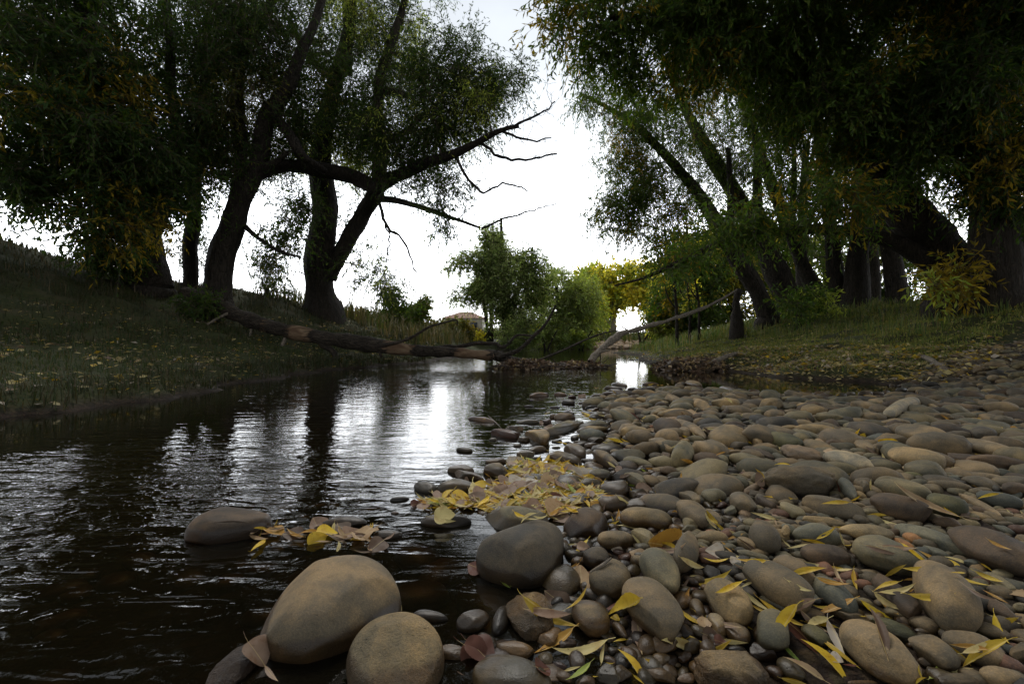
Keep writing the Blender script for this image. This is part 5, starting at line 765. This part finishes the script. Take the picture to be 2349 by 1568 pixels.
# ---------------------------------------------------------------- fallen log, bleached branch, debris
rng = np.random.default_rng(7)
root = empty('fallen_log', at(640, 800, 9.6)); tag(root, 'long fallen trunk lying from the left bank into the river, bark peeled in patches', 'log')
LG = [(420, 672, 9.9, 14), (480, 690, 9.8, 17), (535, 718, 9.6, 17), (600, 742, 9.5, 17), (660, 758, 9.4, 16), (740, 775, 9.3, 16), (800, 783, 9.25, 17), (860, 792, 9.2, 15), (940, 802, 9.15, 12.5), (1000, 806, 9.1, 13), (1060, 809, 9.1, 11.5), (1130, 817, 9.1, 10)]
P = np.array([[*at(a, b, Y), r/F*Y] for a, b, Y, r in LG]); S = smooth_path(P, 7); S[:, 3] *= 1+.12*np.sin(np.arange(len(S))*1.1)*rng.random(len(S)); px = smooth_path(np.array([[a, 0.] for a, *_ in LG]), 7)[:, 0]
b = MB(); b.add(*tube(S[:, :3], S[:, 3], 18, .10, 9)); bare = np.zeros(len(S))
for x0, x1 in ((655, 725), (875, 960), (1035, 1135)): bare = np.maximum(bare, np.clip(np.minimum((px-x0+8)/38, (x1+8-px)/38), 0, 1))
bare = np.maximum(bare, .42*((px > 600) & (px < 625))); b.obj('trunk', root, [M['log']], att={'bare': np.append(np.repeat(bare, 18), 1.)})
def stick(name, parent, pts, mat, k=7, knob=.1, tw=0, att=None, label=None):
    P = np.array([[*at(a, bb, Y), r/F*Y] for a, bb, Y, r in pts]); S = smooth_path(P, 5); S[:, :3] += Sines(1.5, 6, int(pts[0][0]), 3)(S[:, :3])[:, None]*S[:, 3:]*.5; m = MB(); m.add(*tube(S[:, :3], S[:, 3], k, knob, int(pts[0][1])))
    for q in range(tw):
        i = rng.integers(2, len(S)-1); d = nrm(S[i, :3]-S[i-1, :3]); e = nrm(d+rng.normal(size=3)*.9); l = rng.uniform(.12, .4)*pts[0][2]/10; Pp = np.array([S[i, :3], S[i, :3]+e*l*.5, S[i, :3]+e*l+rng.normal(size=3)*l*.2]); m.add(*tube(smooth_path(Pp, 2), np.linspace(.35, .15, 5)*S[i, 3], 4, 0))
    o = m.obj(name, parent, [M[mat]], att={'bare': np.zeros(sum(len(v) for v in m.V))} if mat == 'log' else None)
    if label: o['label'] = label
    return o
stick('branch_stub', root, [(742, 785, 9.3, 7), (762, 803, 9.2, 7), (770, 825, 9.1, 6), (772, 862, 8.9, 5)], 'log', tw=4, label='dark broken stub reaching down into the water'); stick('branch_stub', root, [(858, 798, 9.2, 5), (868, 808, 9.15, 4), (874, 818, 9.1, 3)], 'log', tw=1)
stick('branch', root, [(865, 795, 9.1, 4.5), (905, 787, 9.0, 4), (945, 773, 9.0, 3.5), (985, 750, 9.0, 3), (1025, 738, 9.0, 2.4), (1047, 734, 9, 2), (1050, 746, 9, 1.6)], 'log', tw=4); stick('branch', root, [(985, 803, 9.3, 5), (1040, 793, 9.4, 5), (1090, 790, 9.4, 4.5), (1135, 787, 9.4, 4), (1150, 797, 9.3, 4), (1165, 790, 9.3, 3.5), (1185, 770, 9.4, 3), (1225, 768, 9.5, 2)], 'log', tw=5)
stick('branch', root, [(1140, 822, 9.0, 6), (1190, 802, 9.0, 5), (1225, 770, 9.0, 4.2), (1250, 745, 9.0, 3.5), (1268, 715, 9.0, 2.6), (1275, 700, 9, 1.6)], 'log', tw=5); stick('branch_stub', root, [(578, 752, 9.5, 2.5), (572, 775, 9.45, 2.2), (562, 800, 9.4, 2)], 'wood', label='pale broken stub under the log'); stick('branch_stub', root, [(652, 772, 9.4, 4), (648, 786, 9.35, 4), (644, 802, 9.3, 3)], 'wood')
stick('branch', root, [(530, 715, 9.5, 4), (490, 735, 9.3, 3), (455, 760, 9.1, 2.4), (415, 780, 9, 1.5)], 'wood', tw=3)
stick('trunk_end', root, [(1080, 812, 9.5, 9), (1140, 818, 9.4, 12), (1190, 826, 9.3, 12), (1240, 832, 9.1, 10), (1290, 838, 9, 6)], 'log', 12)
o = stick('bleached_branch', None, [(1352, 833, 8.7, 9), (1368, 812, 8.9, 8), (1400, 784, 9.2, 7.5), (1432, 764, 9.6, 6.5), (1500, 745, 10.6, 5), (1560, 727, 11.4, 4.5), (1610, 708, 12, 3.5), (1650, 688, 12.4, 2.8), (1690, 664, 12.8, 2)], 'wood', 9, .3, 8); tag(o, 'bleached bare branch rising from the debris across the river bend', 'branch')
o = stick('thin_branch', None, [(1220, 832, 8.9, 3), (1270, 812, 9.2, 2.8), (1320, 790, 9.6, 2.5), (1370, 768, 10, 2), (1420, 757, 10.4, 1.2)], 'log', 5, .1, 4); tag(o, 'thin dark arching branch between the log and the bleached branch', 'branch')
def debris(name, lab, x0, x1, ydx, Y, hgt, n, dep):
    rt = MB(); a = at(x0, ydx, Y); b_ = at(x1, ydx, Y); L = np.linalg.norm(b_-a); c = (a+b_)/2; P, Fc = pebble(5, 71+n, 'r'); P = P*(1+.12*Sines(1.4, 12, 3)(P)[:, None]); c[2] = -.02
    V = P*np.array([L/2, dep, hgt])*.97+c; rt.add(V, T=Fc, c=(.05, .035, .02)); nq = 0
    u = rng.uniform(-1, 1, (n, 2)); u = u[(u**2).sum(1) < 1]; n = len(u); z = hgt*np.sqrt(np.maximum(1-(u**2).sum(1), 0))*rng.uniform(.75, 1.12, n); Pp = c+np.stack([u[:, 0]*L/2*1.06, u[:, 1]*dep*1.1, np.maximum(z, .025)], -1)
    A = nrm(rng.normal(size=(n, 3))*[1, 1, .5]); Wd = nrm(np.cross(A, rng.normal(size=(n, 3)))); V, Q = quad_leaves(Pp, A, Wd, rng.uniform(.06, .11, n), rng.uniform(.03, .07, n)); pal = np.array([(.10, .06, .035), (.16, .10, .06), (.24, .17, .10), (.07, .045, .03), (.35, .26, .12), (.13, .085, .05)]); rt.add(V, Q, c=np.repeat(pal[rng.integers(6, size=n)], 4, 0))
    m = 60; P0 = c+rng.uniform(-1, 1, (m, 3))*[L/2, dep, 0]+[0, 0, hgt*.3]; D = nrm(rng.normal(size=(m, 3))*[1.4, .8, .35])*rng.uniform(.15, .5, (m, 1)); V, Q = batch_tubes(P0-D/2, P0+[0, 0, .03], P0+D/2+[0, 0, hgt*.3], np.full(m, .010), np.full(m, .005), 5, 5); rt.add(V, Q, c=(.07, .05, .035))
    o = rt.obj(name, None, [M['litter']], False); tag(o, lab, 'driftwood pile'); return o
debris('debris_pile', 'raft of brown leaves and twigs caught at the end of the fallen log', 1142, 1275, 848, 8.6, .17, 1100, .34); debris('debris_pile', 'low dark raft of driftwood and leaves around the foot of the bleached branch', 1265, 1392, 842, 8.8, .12, 800, .26)
debris('debris_pile', 'heap of brown leaves and sticks at the tip of the right bank', 1505, 1670, 848, 8.2, .22, 1200, .5)
o = stick('driftwood', None, [(1655, 828, 8.1, 7), (1640, 832, 8.1, 5), (1600, 838, 8.1, 4)], 'wood', 7); tag(o, 'short grey root sticking out of the debris on the right bank tip', 'driftwood')
o = stick('driftwood', None, [(1590, 842, 8.0, 5), (1630, 832, 8.0, 6), (1680, 812, 8.1, 5), (1715, 814, 8.2, 3)], 'wood', 7); tag(o, 'curved driftwood branch lying along the right bank edge', 'driftwood')
o = stick('driftwood', None, [(2118, 818, 5.9, 5), (2150, 832, 5.6, 7), (2172, 855, 5.3, 8), (2200, 868, 5.1, 7), (2235, 872, 5.0, 4)], 'wood', 8); tag(o, 'bent grey root on the bank edge beside the back cobbles', 'driftwood')
# house on the far bank
def box(m, c, s): 
    v = np.array([[x, y, z] for x in (-1, 1) for y in (-1, 1) for z in (-1, 1)])*np.array(s)/2+c; m.add(v, [[0, 1, 3, 2], [4, 6, 7, 5], [0, 4, 5, 1], [2, 3, 7, 6], [0, 2, 6, 4], [1, 5, 7, 3]])
hc = at(1068, 745, 70); hc[2] = 2.6; root = empty('house', (hc[0], hc[1], 0)); tag(root, 'low house with a brown hipped roof beyond the far bank', 'house'); m = MB(); box(m, hc+[0, 0, -.6], (5.6, 6, 4)); m.obj('wall', root, [M['wall']], False)
m = MB(); a, b_, h0, h1 = 3.3, 3.4, hc[2]+1.4, hc[2]+2.5; m.add(np.array([[-a, -b_, h0], [a, -b_, h0], [a, b_, h0], [-a, b_, h0], [-.9, 0, h1], [.9, 0, h1]])+[hc[0], hc[1], 0], [[0, 1, 5, 4], [2, 3, 4, 5], [0, 3, 2, 1]], [[1, 2, 5], [3, 0, 4]]); m.obj('roof', root, [M['roof']], False)
for dx in (-1.6, 1.5): m = MB(); box(m, hc+[dx, -3.01, .3], (1.1, .06, 1)); m.obj('window', root, [M['glass']], False)
# small things in front
rng = np.random.default_rng(9)
def small_twig(lab, pts, r, mat='twig', tw=2):
    Q = []
    for (a, b2, dz) in pts: P_, n_, Y_ = cast(a, b2); Q.append([*(P_+[0, 0, dz]), r])
    Q = np.array(Q); Q[-1, 3] *= .5; S = smooth_path(Q, 5); m = MB(); m.add(*tube(S[:, :3], S[:, 3], 6, .12, 4))
    for i in range(tw): k = rng.integers(2, len(S)-2); e = nrm(rng.normal(size=3)*[1, 1, .4])*.05; m.add(*tube(np.array([S[k, :3], S[k, :3]+e*.5, S[k, :3]+e]), np.array([.5, .4, .2])*r, 4, 0))
    o = m.obj('twig', None, [M[mat]]); tag(o, lab, 'twig'); return o
small_twig('thin brown twig lying across the floating leaf mat', [(1320, 1103, .012), (1350, 1118, .012), (1385, 1128, .01), (1430, 1135, .01)], .0035)
small_twig('dark twig draped over the smooth boulder standing in the river', [(492, 1204, .006), (530, 1200, .006), (570, 1204, .006), (610, 1213, .006), (640, 1220, .01)], .003)
small_twig('knobbly shell-covered twig resting on a brown stone', [(1356, 1318, .005), (1378, 1305, .006), (1402, 1288, .008)], .0035, 'wood', 0)
small_twig('straw sticking out of the shallows by the wet red-brown stone', [(1120, 957, .01), (1140, 975, .01), (1152, 985, .0)], .003, 'wood', 0)
P_, n_, Y_ = cast(2165, 1040); root = empty('seedling', P_); tag(root, 'small bright green seedling growing between the cobbles', 'plant'); m = MB(); m.add(*tube(np.array([P_, P_+[.002, 0, .015], P_+[0, 0, .03]]), np.array([.002, .0018, .0015]), 5, 0), c=(.12, .2, .04)); m.obj('stem', root, [M['foliage']])
for a, L in ((0, .05), (50, .035), (120, .05), (180, .045), (230, .03), (300, .045)):
    a = math.radians(a); A = nrm(np.array([[math.cos(a), math.sin(a)*.8, .35]])); Wv = nrm(np.cross(A, [[0, 0, 1.]])); V, Q = quad_leaves(np.array([P_+[0, 0, .028]]), A, Wv, L, .016, .2); m = MB(); m.add(V, Q, c=(.10, .22, .03)); m.obj('leaf', root, [M['foliage']])
SKYK = 34.; EXPO = .45; HAZE = 0.
# ---------------------------------------------------------------- sky, sun, camera
if HAZE > 0:
    hm = bpy.data.materials.new('haze'); hm.use_nodes = True; t_ = hm.node_tree; t_.nodes.clear(); v_ = t_.nodes.new('ShaderNodeVolumePrincipled'); v_.inputs['Color'].default_value = (.93, .95, .97, 1); v_.inputs['Density'].default_value = HAZE; v_.inputs['Anisotropy'].default_value = .3
    o_ = t_.nodes.new('ShaderNodeOutputMaterial'); t_.links.new(v_.outputs[0], o_.inputs['Volume'])
    V = np.array([[x, y, z] for x in (-620, 620) for y in (-620, 820) for z in (-3, 24)], float); ho = link('haze', mesh('haze', V, [[[0, 1, 3, 2], [4, 6, 7, 5], [0, 4, 5, 1], [2, 3, 7, 6], [0, 2, 6, 4], [1, 5, 7, 3]]], False), None, [hm]); tag(ho, 'thin pale autumn haze along the river', 'haze', None, 'stuff')
W = bpy.data.worlds.new('World'); SC.world = W; W.use_nodes = True; nt = W.node_tree; nt.nodes.clear()
def wn(t, **kw):
    n = nt.nodes.new('ShaderNode'+t)
    for k, v in kw.items(): setattr(n, k, v)
    return n
SUN_EL, SUN_AZ = math.radians(57), math.radians(-12)
sky = wn('TexSky', sky_type='NISHITA', sun_disc=False, sun_elevation=SUN_EL, sun_rotation=SUN_AZ, altitude=1500, air_density=1., dust_density=3., ozone_density=1.)
hs = wn('HueSaturation'); hs.inputs['Saturation'].default_value = .35; hs.inputs['Value'].default_value = 1.0; nt.links.new(sky.outputs[0], hs.inputs['Color'])
tc = wn('TexCoord'); mp = wn('Mapping'); mp.inputs['Scale'].default_value = (1, 1, 2.6); nt.links.new(tc.outputs['Generated'], mp.inputs['Vector'])
nz = wn('TexNoise'); nz.inputs['Scale'].default_value = 1.7; nz.inputs['Detail'].default_value = 5; nt.links.new(mp.outputs[0], nz.inputs['Vector'])
sp = wn('SeparateXYZ'); nt.links.new(tc.outputs['Generated'], sp.inputs[0])
r = wn('ValToRGB'); e = r.color_ramp.elements; e[0].position = .0; e[0].color = (1, 1, 1, 1); e[1].position = 1.; e[1].color = (.15, .162, .175, 1)
for p, c in ((.22, (.88, .91, .95, 1)), (.33, (.46, .48, .50, 1)), (.42, (.27, .285, .30, 1)), (.50, (.19, .203, .215, 1)), (.60, (.15, .162, .175, 1))): k = e.new(p); k.color = c
nt.links.new(sp.outputs[2], r.inputs[0])
cl = wn('MixRGB', blend_type='MULTIPLY'); cl.inputs[0].default_value = 1; nt.links.new(r.outputs[0], cl.inputs[1])
mr = wn('MapRange'); mr.inputs['From Min'].default_value = .3; mr.inputs['From Max'].default_value = .7; mr.inputs['To Min'].default_value = SKYK*.80; mr.inputs['To Max'].default_value = SKYK*1.16; nt.links.new(nz.outputs['Fac'], mr.inputs[0])
az = wn('MapRange', interpolation_type='SMOOTHSTEP'); nt.links.new(sp.outputs[1], az.inputs[0]); az.inputs['From Min'].default_value = -.6; az.inputs['From Max'].default_value = .7; az.inputs['To Min'].default_value = .28; az.inputs['To Max'].default_value = 1.0
mm = wn('Math', operation='MULTIPLY'); nt.links.new(mr.outputs[0], mm.inputs[0]); nt.links.new(az.outputs[0], mm.inputs[1]); nt.links.new(mm.outputs[0], cl.inputs[2])   # overcast is brighter on the sun's side
mx = wn('MixRGB'); mx.inputs[0].default_value = .82; nt.links.new(hs.outputs[0], mx.inputs[1]); nt.links.new(cl.outputs[0], mx.inputs[2])
bg = wn('Background'); bg.inputs['Strength'].default_value = .12; nt.links.new(mx.outputs[0], bg.inputs['Color'])
wo_ = wn('OutputWorld'); nt.links.new(bg.outputs[0], wo_.inputs['Surface'])
sd = bpy.data.lights.new('sun', 'SUN'); sd.energy = 1.1; sd.angle = math.radians(18); sd.color = (1, .96, .9)
so = bpy.data.objects.new('sun', sd); COL.objects.link(so); d = Vector((math.sin(SUN_AZ)*math.cos(SUN_EL), math.cos(SUN_AZ)*math.cos(SUN_EL), math.sin(SUN_EL))); so.rotation_euler = d.to_track_quat('Z', 'Y').to_euler()
cd = bpy.data.cameras.new('camera'); cd.lens = 16; cd.sensor_width = 36; cd.clip_end = 2000; cd.clip_start = .02
co = bpy.data.objects.new('camera', cd); COL.objects.link(co); co.location = (0, 0, H); co.rotation_euler = (math.radians(90), 0, 0); SC.camera = co
SC.view_settings.view_transform = 'Standard'; SC.view_settings.look = 'None'; SC.view_settings.exposure = EXPO; SC.view_settings.gamma = 1
SC.cycles.max_bounces = 7; SC.cycles.transparent_max_bounces = 12; SC.cycles.diffuse_bounces = 3; SC.cycles.use_denoising = True
SC.cycles.caustics_reflective = False; SC.cycles.caustics_refractive = False
